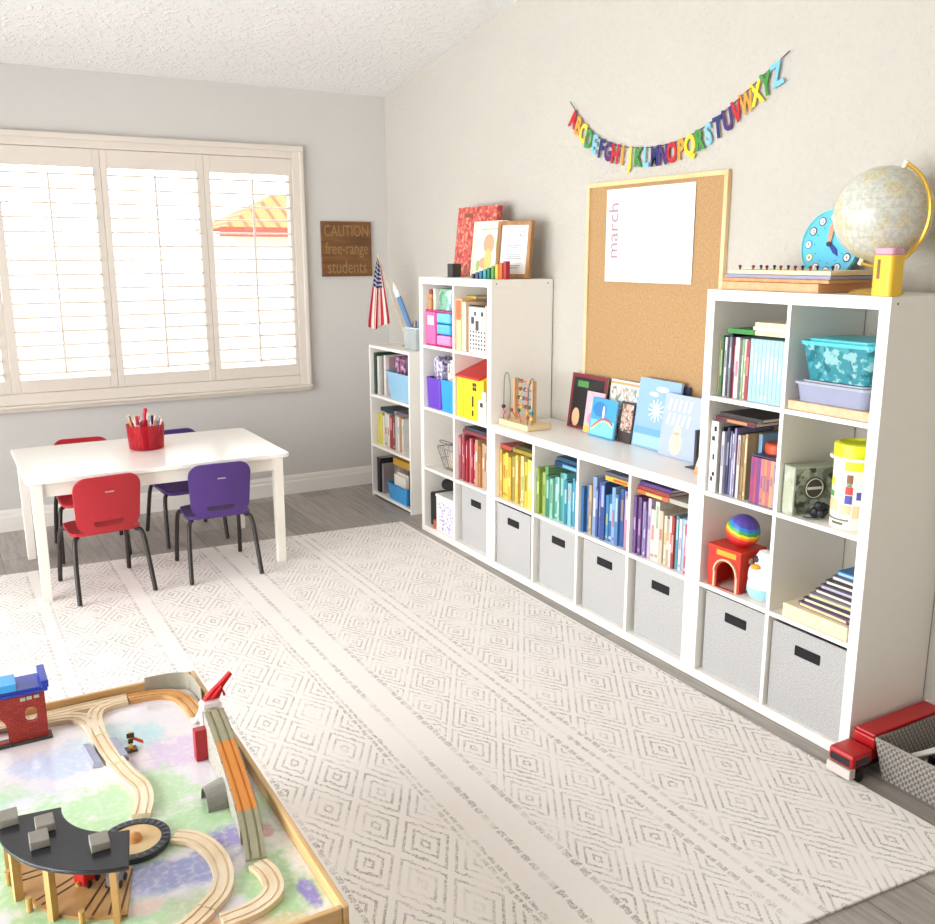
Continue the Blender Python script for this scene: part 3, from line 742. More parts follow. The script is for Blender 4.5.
child('roof', fs_, lambda m: m.box(-.004, Df+.004, -Wf-.004, .004, Hf+.0004, Hf+.009), M('d63a22', .45))
def aro(m): m.sweep([(-.0035, -.085-.052*math.cos(PI*i/12), .062+.052*math.sin(PI*i/12)) for i in range(13)], [(-.004, -.003), (.004, -.003), (.004, .003), (-.004, .003)]); m.box(-.0035, -.0005, -.137-.004, -.137+.004, 0, .06); m.box(-.0035, -.0005, -.033-.004, -.033+.004, 0, .06)
child('arch_trim', fs_, aro, M('e9c9a0', .5))
child('sign_panel', fs_, lambda m: m.box(-.002, -.0004, -.13, -.04, .126, .146), M('f0a92a', .5))
def emb(m):
    for xx in (.055, .09): m.lathe([(0, 0), (.011, 0), (.011, .001), (0, .001)], (0, 0, 0), 14, Matrix.Translation((xx, -Wf-.0004, .118)) @ Matrix.Rotation(PI/2, 4, 'X'))
child('emblem', fs_, emb, M('e8e2d4', .5))
def rainbow():
    m, nt, b = new_mat('rainbow_rubber'); oc = objco(nt)
    X, Y, Z = xyz(nt, oc)
    t = (Z+Y*-.35)*12+.5
    cr = nt.nodes.new('ShaderNodeValToRGB'); cr.color_ramp.interpolation = 'CONSTANT'; nt.links.new(t.k, cr.inputs[0])
    e = cr.color_ramp.elements; cols = ['c8202c', 'e5342b', 'f28a1e', 'f6d32a', '3fa845', '2f7fd0', '5a4aa8']; pos = [0, .22, .42, .54, .66, .8, .95]
    e[0].color = lin(cols[0]); e[1].position = pos[1]; e[1].color = lin(cols[1])
    for p, cc in zip(pos[2:], cols[2:]): k = e.new(p); k.color = lin(cc)
    nt.links.new(cr.outputs[0], b.inputs['Base Color']); b.inputs['Roughness'].default_value = .4
    return m
ball = thing('ball', 'rainbow striped ball resting on the red toy fire station', 'ball', (.08, c[1]-.125, c[2]+.1596+.061))
def ridged(m):
    n, k = 48, 20; vs = []; fs = []
    for i in range(k+1):
        a = PI*i/k
        for j in range(n):
            q = .061*(1+.025*math.cos(2*PI*j/n*12)*math.sin(a)); b2 = 2*PI*j/n
            vs.append((q*math.sin(a)*math.cos(b2), q*math.sin(a)*math.sin(b2), -.061*math.cos(a)))
    for i in range(k): fs += [(i*n+j, i*n+(j+1) % n, (i+1)*n+(j+1) % n, (i+1)*n+j) for j in range(n)]
    m.add(vs, fs)
child('shell', ball, ridged, rainbow(), smooth=True)
pg = thing('toy_penguin', 'white wobbling penguin toy with pale blue base beside red toy building', 'toy', (.068, c[0]+.072, c[2]))
child('body', pg, lambda m: m.lathe([(.03, .0), (.05, .012), (.058, .035), (.058, .06), (.05, .095), (.038, .12), (.036, .14), (.034, .16), (.024, .178), (0, .185)], n=28), M('f3f1ec', .35), smooth=True)
child('base', pg, lambda m: m.lathe([(.0505, .0119), (.0595, .034), (.0605, .044), (.0592, .05), (.0588, .05)], n=28), M('a9dcea', .35), smooth=True)
child('face_mask', pg, lambda m: m.sphere((-.026, .012, .15), .018, 14, (.7, 1, .8)), M('2a2430', .4), smooth=True)
child('beak', pg, lambda m: m.sphere((-.045, .004, .128), .016, 14, (.9, 1.2, .6)), M('f0a52e', .4), smooth=True)
child('wing', pg, lambda m: m.sphere((-.01, .048, .085), .03, 14, (.7, .3, 1.2)), M('e8e6e2', .35), smooth=True)
# third row, right: cream tray and stacked board books
c = cellA(1, 2)
tr = thing('cream_box', 'shallow cream wooden box under stacked board books in nearest shelf', 'wooden box', (.008, mid(c)-.02, c[2]))
child('carton', tr, lambda m: (m.box(0, .27, -.13, .13, 0, .006), m.box(0, .008, -.13, .13, .006, .047), m.box(.262, .27, -.13, .13, .006, .047), m.box(.008, .262, -.13, -.122, .006, .047), m.box(.008, .262, .122, .13, .006, .047)), wood('f0dcae', 'f6e6c2'), bevel=.002)
child('lid', tr, lambda m: m.box(.008, .262, -.122, .122, .036, .0468), wood('efdcb4', 'f5e6c6'))
SB = [('6a4a7a', 'purple', 'e9d9a0'), ('3c3a4c', 'charcoal', 'f0e6c0'), ('8a8496', 'grey', 'e9d9a0'), ('4a3c48', 'dark plum', 'f2ecd8'), ('57506a', 'slate', 'c8c0d0'), ('3a3646', 'black', 'f0e8d0'), ('6f6878', 'grey violet', 'f4efe2'), ('3f7fb8', 'blue', 'a8d0f0')]
z = c[2]+.0476
for i, (hx, w, bd) in enumerate(SB):
    flatbook(.03+.014*i, mid(c)-.034-.006*i, z, .2-.008*i, .16, .0152, hx, '%s board book, %s from the bottom of the stack on cream box' % (w, ORD[i]), 'stacked board books', rz=.03*((i*37) % 3-1), band=bd, bw=(.47, .47))
    z += .0158

# ------------------------------------------------------------------ far tall shelf
c = cellB(0, 0)
pc = thing('craft_caddy', 'magenta storage box with drawers on the top cube of far shelf', 'storage box', (.016, mid(c)+.008, c[2]))
MAG = M('c2186f', .35)
child('shell', pc, lambda m: (m.box(0, .25, -.155, .155, 0, .006), m.box(0, .25, -.155, .155, .188, .196), m.box(0, .25, .149, .155, .006, .188), m.box(0, .25, -.155, -.149, .006, .188), m.box(0, .25, .012, .03, .006, .188), m.box(.244, .25, -.149, .149, .006, .188)), MAG, bevel=.002)
child('door', pc, lambda m: m.box(-.004, .004, .032, .147, .008, .186), M('e052a0', .35), bevel=.002)
child('label', pc, lambda m: m.box(-.006, -.0045, .05, .12, .115, .165), M('f4dff0', .5))
for i, hx in enumerate(('f08ac0', '49b4e8', '5fc0ee')):
    child('drawer', pc, lambda m: m.box(-.012, .2, -.146, .009, .010+i*.06, .066+i*.06), M(hx, .3), bevel=.012)
mb = MB(); mb.box(.05, .11, c[0]+.015, c[0]+.235, c[2]+.1968, c[2]+.312)
solo('craft_box', mb, blotch(('7fb89a', '8fb8e0', 'c4e0e8', '5f9a70'), 14, seed=3), 'green and blue printed box standing on the magenta caddy', 'box', bevel=.002)
mb = MB(); mb.box(.03, .15, c[0]+.245, c[0]+.265, c[2]+.1968, c[2]+.312)
solo('folder', mb, M('f2f0e6', .5), 'white folder standing between printed box and little figure', 'folder')
fg = thing('wooden_figure', 'small brown wooden figure standing on the magenta caddy', 'figurine', (.04, c[1]-.035, c[2]+.1968))
child('body', fg, lambda m: m.lathe([(.016, 0), (.018, .01), (.012, .05), (.008, .06)], n=16), M('c98b4a', .5), smooth=True)
child('head', fg, lambda m: m.sphere((0, 0, .074), .016, 14), M('d9a060', .5), smooth=True)
child('hat', fg, lambda m: m.lathe([(.014, .084), (.012, .105), (0, .112)], n=14), M('a8442c', .5), smooth=True)
c = cellB(1, 0)
mb = MB(); mb.box(.012, .26, c[1]-.062, c[1]-.008, c[2], c[2]+.27)
o = solo('magazine_file', mb, M('f0c79a', .55, .08), 'peach magazine file at left in upper right cube of far shelf', 'magazine file', bevel=.002)
ofl = child('label', o, lambda m: m.box(.0105, .0115, c[1]-.058, c[1]-.012, c[2]+.16, c[2]+.262), M('e2703a', .5), True)
TWp = o
mb = MB(); mb.box(.014, .25, c[1]-.104, c[1]-.066, c[2], c[2]+.255)
solo('magazine_file', mb, M('f3d9b8', .55, .08), 'cream magazine file beside the peach file in far shelf', 'magazine file', bevel=.002)
ch = thing('flip_chart', 'spiral bound picture chart with black drawings in far tall shelf', 'chart', (.022, c[0]+.135, c[2]))
child('board', ch, lambda m: m.box(0, .012, -.085, .085, 0, .235), M('ece9e2', .5))
def prn(m):
    r = random.Random(4)
    for i in range(5):
        for j in range(6):
            y = .07-j*.028; z = .018+i*.021
            m.box(-.0012, -.0002, y-.011, y+.004*r.random(), z, z+.009+.003*r.random())
    for y, z, w, h in ((.045, .165, .03, .035), (-.0, .14, .032, .05), (.02, .20, .02, .02), (-.05, .2, .024, .022)): m.box(-.0012, -.0002, y-w/2, y+w/2, z-h/2, z+h/2)
child('print', ch, prn, M('4a444a', .6))
child('spiral_binding', ch, lambda m: [m.tube([(.006+.008*math.cos(a*PI/5), .078-i*.0104, .235+.008*math.sin(a*PI/5)) for a in range(10)], .0011, 5, closed=True) for i in range(16)], M('3b3b40', .3, metal=.8))
mb = MB(); mb.box(.015, .24, c[0]+.008, c[0]+.046, c[2], c[2]+.245)
solo('magazine_file', mb, M('eeb4b0', .55, .1), 'pink magazine file at right end of the flip chart', 'magazine file', bevel=.002)
flatbook(.07, c[1]-.062, c[2]+.2708, .11, .18, .012, 'c9b25a', 'mustard book lying on top of the magazine files', 'books on the magazine files')
flatbook(.08, c[0]+.09, c[2]+.256, .15, .16, .014, '35323a', 'dark book lying on the flip chart and pink file', 'books on the magazine files')
# second row
c = cellB(0, 1)
tub('pencil_bin', 'purple plastic bin in second row of far tall shelf', 'bin', .012, c[1]-.088, c[2], .162, .2, .168, M('6a3fc0', .4), None, .93)
tub('pencil_bin', 'bright blue plastic bin beside the purple bin in far shelf', 'bin', .012, c[0]+.086, c[2], .162, .2, .172, M('2f9fdc', .4), None, .93)
g = 'craft packs standing in the plastic bins'
for i, (yy, hx, w, hh) in enumerate(((c[1]-.06, 'b9a8d0', 'lilac', .26), (c[1]-.085, 'e6dff0', 'pale lilac', .27), (c[1]-.11, '8f7fa8', 'dusky violet', .265), (c[1]-.132, 'd0c4e2', 'pale violet', .25))):
    mb = MB(); mb.box(.045, .15, yy-.0095, yy+.0095, c[2]+.006, c[2]+hh+.02)
    solo('craft_pack', mb, blotch((hx, 'f2eef6', '6f6090'), 40, seed=i), '%s packet, %s from the left in the purple bin' % (w, ORD[i]), 'packet', g, bevel=.002)
for i, (yy, hx, w, hh) in enumerate(((c[0]+.125, 'f1eee8', 'white', .265), (c[0]+.098, 'e4dccc', 'ivory', .285), (c[0]+.07, 'f6f4f0', 'bright white', .29), (c[0]+.046, 'd8d4e0', 'pale grey', .27))):
    mb = MB(); mb.box(.045, .15, yy-.0105, yy+.0095, c[2]+.006, c[2]+hh)
    solo('craft_pack', mb, blotch((hx, 'ffffff', 'a89f98'), 30, seed=i+9), '%s packet, %s from the left in the blue bin' % (w, ORD[i]), 'packet', g, bevel=.002)
c = cellB(1, 1)
hs = thing('toy_schoolhouse', 'yellow toy house with sloping red roof and black window in far shelf', 'toy house', (.016, mid(c)+.02, c[2]))
YEL = M('f2d322', .45)
child('wall', hs, lambda m: (m.hexa([(0, -.13, 0), (0, .145, 0), (.2, .145, 0), (.2, -.13, 0)], [(0, -.13, .215), (0, .145, .215), (.2, .145, .29), (.2, -.13, .29)])), YEL, bevel=.002)
child('seam', hs, lambda m: m.box(-.0008, -.0001, .078, .081, .004, .21), M('b8982a', .5))
child('roof', hs, lambda m: m.hexa([(-.008, -.1, .2135), (-.008, .15, .2135), (.205, .15, .2935), (.205, -.1, .2935)], [(-.008, -.1, .2245), (-.008, .15, .2245), (.205, .15, .3045), (.205, -.1, .3045)]), M('c8302a', .45))
def wnd(m):
    for a in (0, 1):
        for b in (0, 1): m.box(-.0012, -.0002, -.03-.02*a-.008, -.03-.02*a+.008, .165+.022*b-.009, .165+.022*b+.009)
    m.box(-.0012, -.0002, -.03, -.015, .07, .125); m.box(-.0012, -.0002, -.03, -.015, .02, .05)
child('window', hs, wnd, M('2a2420', .4))
jg = thing('white_jug', 'white plastic jug standing before the yellow toy house', 'jug', (.001+.05, c[0]+.045, c[2]))
jg.location.x = -.022
child('body', jg, lambda m: m.prism([(p[0]+.026, p[1]) for p in rrect(-.008, .008, -.038, .038, .005, 4)], 0, .12), M('f1eee4', .35), bevel=.004)
child('spout', jg, lambda m: m.prism([(p[0]+.026, p[1]-.012) for p in rrect(-.006, .006, -.018, .018, .004, 4)], .1202, .165), M('ebe6d8', .35), bevel=.003)
child('handle', jg, lambda m: m.box(.0168, .0178, -.012, .016, .085, .108), M('3a3226', .5))
# third row left: wire basket
c = cellB(0, 2)
wb = thing('wire_basket', 'silver wire basket with papers in third row of far shelf', 'basket', (.04, mid(c)-.03, c[2]))
def wires(m):
    w0, w1, d0, d1, h = .085, .12, .08, .11, .13
    def ring(w, d, z, r): m.tube([(p[0]+.11, p[1], z) for p in rrect(-d, d, -w, w, .02, 4)], r, 6, closed=True)
    ring(w0, d0, .003, .002); ring((w0+w1)/2, (d0+d1)/2, .065, .0016); ring(w1, d1, h, .003)
    for i in range(9):
        a = -1+i/4
        m.tube([(.11-d0, a*w0*.95, .003), (.11-d1, a*w1*.95, h)], .0014, 5); m.tube([(.11+d0, a*w0*.95, .003), (.11+d1, a*w1*.95, h)], .0014, 5)
    for i in range(7):
        a = -1+i/3
        for s in (-1, 1): m.tube([(.11+a*d0*.95, s*w0, .003), (.11+a*d1*.95, s*w1, h)], .0014, 5)
    for i in range(-3, 4): m.tube([(.11-d0, i*.025, .003), (.11+d0, i*.025, .003)], .0013, 5)
child('wire_frame', wb, wires, M('8d8a86', .3, metal=.7))
child('handle', wb, lambda m: m.tube(chaikin([(.11, .12, .13), (.03, .13, .165), (-.02, .05, .17), (-.02, -.05, .17), (.03, -.13, .165), (.11, -.12, .13)]), .0028, 6), M('8d8a86', .3, metal=.7))
for i, (hx, w, dx) in enumerate((('d9c7b0', 'beige', 0), ('b05a5a', 'red', .045), ('e9e2d6', 'white', .09), ('7a6a60', 'brown', .112))):
    mb = MB(); mb.box(.095+dx, .11+dx, mid(c)-.095, mid(c)+.045, c[2]+.006, c[2]+.1+.012*i)
    solo('notebook', mb, M(hx, .6, .1), '%s notebook, %s from the front in the wire basket' % (w, ORD[i]), 'notebook', 'notebooks in the wire basket')
# bottom left
c = cellB(0, 3)
mb = MB(); mb.box(.03, .2, c[1]-.1, c[1]-.012, c[2], c[2]+.2)
solo('black_case', mb, blotch(('1b1718', '2d2022', '141214'), 12), 'black upright case at the bottom left of far tall shelf', 'case', bevel=.01)
pb = thing('paper_box', 'white box with purple patterned front at bottom of far shelf', 'box', (.012, c[0]+.115, c[2]))
child('carton', pb, lambda m: m.box(0, .26, -.108, .108, 0, .2), M('eceae6', .5), bevel=.003)
child('lid', pb, lambda m: m.box(-.003, .263, -.111, .111, .2004, .216), M('f3f1ee', .45), bevel=.003)
child('front_panel', pb, lambda m: m.box(-.0014, -.0004, -.095, .072, .012, .178), dots('e8e2f0', '9a8ac4', 55, .35))
mb = MB(); mb.tube(chaikin([(.08, c[1]-.06, c[2]+.222), (.1, mid(c)+.04, c[2]+.245), (.1, mid(c)-.05, c[2]+.258), (.1, c[0]+.03, c[2]+.25)], 2), [.02]+[.034]*11+[.02], 10) if False else mb.tube(chaikin([(.1, c[1]-.08, c[2]+.25), (.11, mid(c), c[2]+.262), (.11, c[0]+.035, c[2]+.252)], 2), .032, 12)
solo('black_bag', mb, M('191818', .6, .2), 'soft black bag lying on the purple patterned box', 'bag', smooth=True)
mb = MB(); mb.box(.012, .026, c[1]-.125, c[1]-.085, c[2], c[2]+.05)
solo('small_card_box', mb, M('c4684a', .5), 'tiny terracotta box before the black case', 'box')

# ------------------------------------------------------------------ corner bookcase contents
y0, y1, z0, z1 = cellC(0)
g = 'books in the top tier of the corner bookcase'
for i, (hx, w, t, h) in enumerate((('2f4a3c', 'dark green', .03, .27), ('e8e6de', 'white', .03, .25), ('a8a49a', 'grey', .022, .255), ('e9e2da', 'ivory', .03, .26), ('c9a0a8', 'dusty pink', .022, .25))):
    yy = y1-.012-.034*i-.016
    book(CX+.02+.008*i, yy, z0, t, h, .19, hx, '%s upright book, %s from the left in corner bookcase top tier' % (w, ORD[i]), g)
tub('storage_tub', 'pale blue tub with white rim in the corner bookcase', 'tub', CX+.012, y0+.19, z0, .35, .24, .17, clear('a6d6f2', .8), None, .86)
r = random.Random(3)
for i, (hx, w) in enumerate((('8a4a78', 'plum'), ('b06a8a', 'rose'), ('6a4a6f', 'dark purple'), ('9fb84a', 'lime green'))):
    mb = MB(); yy = y0+.30-.075*i; mb.box(CX+.07, CX+.2, yy-.034, yy+.034, z0+.01, z0+.262-.06*(i == 3)-.01*(i % 2))
    solo('craft_pack', mb, blotch((hx, 'd8b0c8', '4a3a50'), 25, seed=i+20), '%s packet, %s from the left in the pale blue tub' % (w, ORD[i]), 'packet', 'packets in the pale blue tub', bevel=.004)
y0, y1, z0, z1 = cellC(1)
g = 'books in the middle tier of the corner bookcase'
y = y1-.035
for i, (hx, w, t, h, bd) in enumerate((('e8d84a', 'yellow', .03, .2, None), ('f0e03a', 'bright yellow', .034, .21, None), ('ece4c8', 'cream', .03, .2, None), ('d8d4cc', 'pale grey', .034, .225, '8a3a34'), ('e6ded4', 'off white', .034, .22, 'a8362e'), ('b03a30', 'brick red', .04, .215, 'f0e6dc'), ('8a4038', 'russet', .034, .22, 'e0d0c0'), ('c8c0b8', 'warm grey', .03, .23, None), ('ece6dc', 'white', .024, .225, '5a8fb0'), ('c9965a', 'tan', .03, .23, None), ('e9e4dc', 'ivory', .022, .22, '6fa8c0'))):
    book(CX+.03, y-t/2, z0, t, h, .19, hx, '%s book, %s from the left in corner bookcase middle tier' % (w, ORD[i]), g, bd); y -= t+.004
flatbook(CX+.04, y1-.16, z0+.226, .2, .19, .024, '1f3442', 'dark teal book lying on the middle tier books at left', g+' lying flat')
flatbook(CX+.05, y0+.16, z0+.2315, .23, .18, .02, '6d6270', 'mauve grey book lying on the middle tier books at right', g+' lying flat')
y0, y1, z0, z1 = cellC(2)
book(CX+.02, y1-.05, z0, .045, .235, .2, '221a2c', 'very dark purple binder at left of corner bookcase bottom tier', 'binders in the bottom tier', None)
book(CX+.03, y1-.095, z0, .03, .2, .2, '9a8f92', 'grey binder beside the dark one in bottom tier', 'binders in the bottom tier')
mb = MB(); mb.box(CX+.1, CX+.25, y0+.1, y1-.125, z0, z0+.2)
solo('grey_box', mb, blotch(('a09488', '8a7f78', 'bdb2a4'), 10), 'grey brown box behind the blue bin in corner bookcase', 'box', bevel=.004)
mb = MB(); mb.box(CX+.09, CX+.26, y0+.07, y1-.13, z0+.2008, z0+.245)
solo('yellow_folder', mb, M('d8a63a', .6, .1), 'golden yellow folder lying on grey box in the corner bookcase', 'folder')
tub('storage_tub', 'bright blue open bin at bottom of the corner bookcase', 'tub', CX+.008, y0+.21, z0, .27, .085, .105, M('3f9fe0', .4), None, .9)
for i, (hx, w, hh, tx) in enumerate((('f2ece2', 'white', .17, .03), ('e8ded2', 'cream', .185, .045), ('f6f4f0', 'bright white', .165, .06))):
    mb = MB(); mb.box(CX+tx, CX+tx+.01, y0+.12-.01*i, y0+.29-.02*i, z0+.006, z0+hh)
    solo('paper_pad', mb, M(hx, .7), '%s paper pad, %s from the front in bright blue bin' % (w, ORD[i]), 'paper pad', 'paper pads in the blue bin')
mb = MB(); mb.box(CX+.02, CX+.2, y0+.012, y0+.062, z0, z0+.235)
solo('black_case', mb, M('1c1a1e', .6), 'black upright case at right of corner bookcase bottom tier', 'case', bevel=.004)

# ------------------------------------------------------------------ on top of the corner bookcase
pcx, pcy = .2, 3.405
cd = thing('pencil_caddy', 'clear tub of pens on the corner bookcase below the flag', 'pencil pot', (pcx, pcy, CH+.0005))
def pot(m):
    k = .003
    for s in (1,):
        P = [(-.075, .062, 0), (.075, .062, 0)]
    m.box(-.055, .055, -.085, .085, 0, k)
    m.box(-.055, -.055+k, -.085, .085, k, .135); m.box(.055-k, .055, -.085, .085, k, .135)
    m.box(-.055+k, .055-k, -.085, -.085+k, k, .135); m.box(-.055+k, .055-k, .085-k, .085, k, .135); m.box(-.055+k, .055-k, -.003, 0, k, .12)
child('body', cd, pot, clear('eef4f3', .28))
child('rim', cd, lambda m: m.tube([(p[0], p[1], .135) for p in rrect(-.056, .056, -.086, .086, .012, 3)], .0035, 6, closed=True), M('f2f5f4', .3))
r = random.Random(11)
for i, (hx, w) in enumerate((('7a3f6a', 'plum'), ('8a5aa0', 'violet'), ('c05a6a', 'rose'), ('d8d0c4', 'cream'), ('5a8f7a', 'green'), ('d89a5a', 'orange'), ('6f8fb8', 'blue'), ('4a4a58', 'charcoal'))):
    yy = pcy+.068-.019*i; xx = pcx-.02+.035*(i % 2)
    mb = MB(); mb.tube([(xx, yy, CH+.006), (xx+.004, yy+.004, CH+.15+.02*r.random()), (xx+.0043, yy+.0043, CH+.165+.02*r.random())], [.0045, .0045, .0015], 8)
    solo('marker', mb, M(hx, .4), '%s marker, %s from the left in the clear pen tub' % (w, ORD[i]), 'marker', 'markers in the clear pen tub')
mb = MB(); mb.box(pcx+.02, pcx+.05, pcy-.078, pcy-.01, CH+.136+.003, CH+.29) if False else mb.box(pcx+.0, pcx+.028, pcy-.175, pcy-.095, CH+.0006, CH+.245)
solo('card_box', mb, blotch(('e8e6ee', 'b9c4d4', 'd8b48a'), 22), 'pale patterned card box standing right of the clear pen tub', 'card box', bevel=.002)
gp = thing('giant_pencil', 'oversized blue and white pencil leaning out of the clear pen tub', 'pencil', (pcx+.01, pcy+.03, CH+.022))
tip = Vector((-.141, .032, .387)); q = Vector((-.0, .0, .0))
child('barrel', gp, lambda m: m.tube([q, q.lerp(tip, .78)], .0155, 6), M('5f8cc0', .4))
child('ferrule', gp, lambda m: m.tube([q.lerp(tip, .782), q.lerp(tip, .9)], .0178, 12), M('eef0ee', .35), smooth=True)
child('point', gp, lambda m: m.tube([q.lerp(tip, .902), tip], [.016, .002], 10), M('f3e3d0', .5), smooth=True)
# american flag
fl = thing('flag', 'small american flag hanging from a stick above the corner bookcase', 'flag', (.235, 3.62, CH+.0006))
P0 = Vector((0, 0, .012)); P1 = Vector((-.125, .14, .555))
child('base', fl, lambda m: m.lathe([(.03, 0), (.032, .006), (.012, .014), (0, .014)], n=20), M('3a2a1c', .5), smooth=True)
child('pole', fl, lambda m: m.tube([P0, P1], .0035, 8), wood('e9d9b8', 'd9c49c'))
child('finial', fl, lambda m: m.tube([P1, P1+(P1-P0).normalized()*.012, P1+(P1-P0).normalized()*.03], [.0035, .0055, .0008], 10), M('e8d89a', .3, metal=.6), smooth=True)
def flag_mat():
    m, nt, b = new_mat('flag_cloth')
    uv = nt.nodes.new('ShaderNodeUVMap'); X, Y, Z = xyz(nt, uv.outputs[0])
    st = (Y*4.5+.2).fract().gt(.5)
    cols = mixc(nt, st, lin('b8222f'), lin('f0ddd6'))
    can = X.lt(.40)*Y.lt(.8)
    sx = ((X*16).fract()-.5); sy = ((Y*14).fract()-.5)
    star = (sx*sx+sy*sy).lt(.07)
    nt.links.new(mixc(nt, can, cols, mixc(nt, star, lin('262a58'), lin('f2eef0'))), b.inputs['Base Color'])
    b.inputs['Roughness'].default_value = .8
    return m
def cloth():
    # gathered at the pole tip, hanging down in three soft folds; u = down the fly, v = across
    nu, nv = 30, 48; vs = []; fs = []
    top = P1*.985; d = (P0-P1).normalized()
    for i in range(nu+1):
        u = i/nu
        for j in range(nv+1):
            v = j/nv; s_ = v-.5
            w = .018+.118*min(1, u*1.1)**.8
            lx = s_*w+.012*u*math.sin(v*9)
            ly = .022*(.25+.75*u)*math.sin(v*PI*4.0)
            # cloth plane faces the room: across runs along (+x, -y)
            x = top.x-.012+lx*.80+ly*.5-.01*u
            y = top.y-.018-lx*.60+ly*.7
            z = top.z+.004-u*(.43+.022*math.sin(v*PI*1.7))-.05*max(0, v-.1)*(1-u)*(u < 1)
            vs.append((x, y, z))
    for i in range(nu):
        for j in range(nv):
            a = i*(nv+1)+j; fs.append((a, a+1, a+nv+2, a+nv+1))
    mb = MB(); mb.add(vs, fs); o = mb.build('cloth', flag_mat(), fl, smooth=True)
    uvl = o.data.uv_layers.new(name='UVMap')
    for p in o.data.polygons:
        for li in p.loop_indices:
            vi = o.data.loops[li].vertex_index
            uvl.data[li].uv = ((vi//(nv+1))/nu, (vi % (nv+1))/nv)
    sm = o.modifiers.new('thick', 'SOLIDIFY'); sm.thickness = .001
cloth()

# ------------------------------------------------------------------ on top of the far tall shelf
zt = HA+.0006
def canvas(name, label, cat, x, yc, w, h, t, tilt, matf, frame=None, fw=.02, rz=0):
    """picture leaning back towards the right wall; local: y across, z up, front at -x"""
    o = thing(name, label, cat, (x, yc, zt+t*math.sin(tilt)+.0003), rot=(0, tilt, rz))
    if frame:
        fm = frame
        child('frame', o, lambda m: (m.box(0, t, -w/2, -w/2+fw, 0, h), m.box(0, t, w/2-fw, w/2, 0, h), m.box(0, t, -w/2+fw, w/2-fw, 0, fw), m.box(0, t, -w/2+fw, w/2-fw, h-fw, h)), fm, bevel=.002)
        child('print', o, lambda m: m.box(t*.4, t*.8, -w/2+fw, w/2-fw, fw, h-fw), matf)
    else:
        child('panel', o, lambda m: m.box(0, t, -w/2, w/2, 0, h), matf, bevel=.002)
    return o
def FR(x, y, z): return Matrix.Translation((x, y, z)) @ Matrix(((0, 0, -1), (-1, 0, 0), (0, 1, 0))).to_4x4()
o = canvas('red_canvas', 'tall red patterned canvas at the back on far tall shelf', 'canvas', .215, 2.775, .415, .375, .035, .11, blotch(('cb4f48', 'd47360', 'bb4440', 'dd9a7a', 'a83a38'), 24, .6, 5, 5))
def speck(m):
    r = random.Random(2)
    for _ in range(26): y, z = r.uniform(-.18, .18), r.uniform(.03, .34); m.box(-.0012, -.0002, y-.006, y+.006, z-.006, z+.006)
child('motif', o, lambda m: m.box(-.0012, -.0002, .05, .13, .318, .338), M('8a4a3a', .6, .3, 120))
o = canvas('picture', 'cream child drawing of a pink figure leaning before red canvas', 'picture', .182, 2.572, .32, .292, .02, .1, M('f1ead0', .6), M('f4ecd2', .5), .014)
def disc(m, y, z, ry, rz, x=.0072):
    n = 20; m.prism([(ry*math.cos(2*PI*i/n), rz*math.sin(2*PI*i/n)) for i in range(n)], 0, .0006, FR(x, y, z))
child('drawing', o, lambda m: (disc(m, 0, .175, .055, .05), disc(m, .03, .075, .06, .03)), M('e3a284', .6))
child('drawing', o, lambda m: (disc(m, -.09, .16, .02, .05), disc(m, .1, .06, .02, .03)), M('a9bf7a', .6))
child('drawing', o, lambda m: (disc(m, 0, .09, .035, .06, .0066), disc(m, -.08, .05, .03, .02)), M('e6c272', .6))
child('caption', o, lambda m: m.box(.0068, .0076, -.09, .09, .248, .254), M('b9a98c', .6))
o = canvas('framed_print', 'brown wooden framed white print leaning at right on far shelf', 'framed print', .18, 2.315, .205, .285, .03, .13, M('f3f2ef', .5), wood('8f6336', 'b58450', (40, 40, 3)), .02, rz=.42)
child('print_text', o, lambda m: ([m.box(.0112, .0118, -.05*s, .05*s, z, z+.004) for z, s in ((.16, .9), (.15, .5), (.115, .8), (.105, .8), (.095, .9), (.06, .8), (.05, .6))], m.tube([(.0114, -.045+.014*math.cos(a*PI/6), .22+.012*math.sin(a*PI/6)) for a in range(12)], .002, 5, closed=True), m.tube([(.0114, -.04, .215), (.0114, .02, .205), (.0114, .05, .212)], .0015, 5)), M('8f8f9a', .6))
# counting rods, shortest on the left
g = 'rainbow counting blocks'
for i, (hx, w) in enumerate((('2f2f4a', 'midnight blue'), ('2a4a6f', 'navy blue'), ('2f6f94', 'blue'), ('2f9aa0', 'teal'), ('1f6f58', 'deep green'), ('4f9a3f', 'green'), ('f0b44a', 'yellow orange'), ('d9642a', 'orange red'), ('a81f30', 'dark red'))):
    y = 2.46-.029*i; hh = .024+.008*i; x_ = .04+.006*i
    mb = MB(); mb.box(x_, x_+.025, y-.0125, y+.0125, zt, zt+hh)
    solo('counting_block', mb, M(hx, .4), '%s counting block in the rising rainbow row on far shelf' % w, 'block', g, bevel=.002)
mb = MB(); mb.box(.09, .145, 2.76, 2.82, zt, zt+.072)
solo('black_cube', mb, M('2c2826', .5), 'small black cube at the left end of far tall shelf top', 'box', bevel=.003)

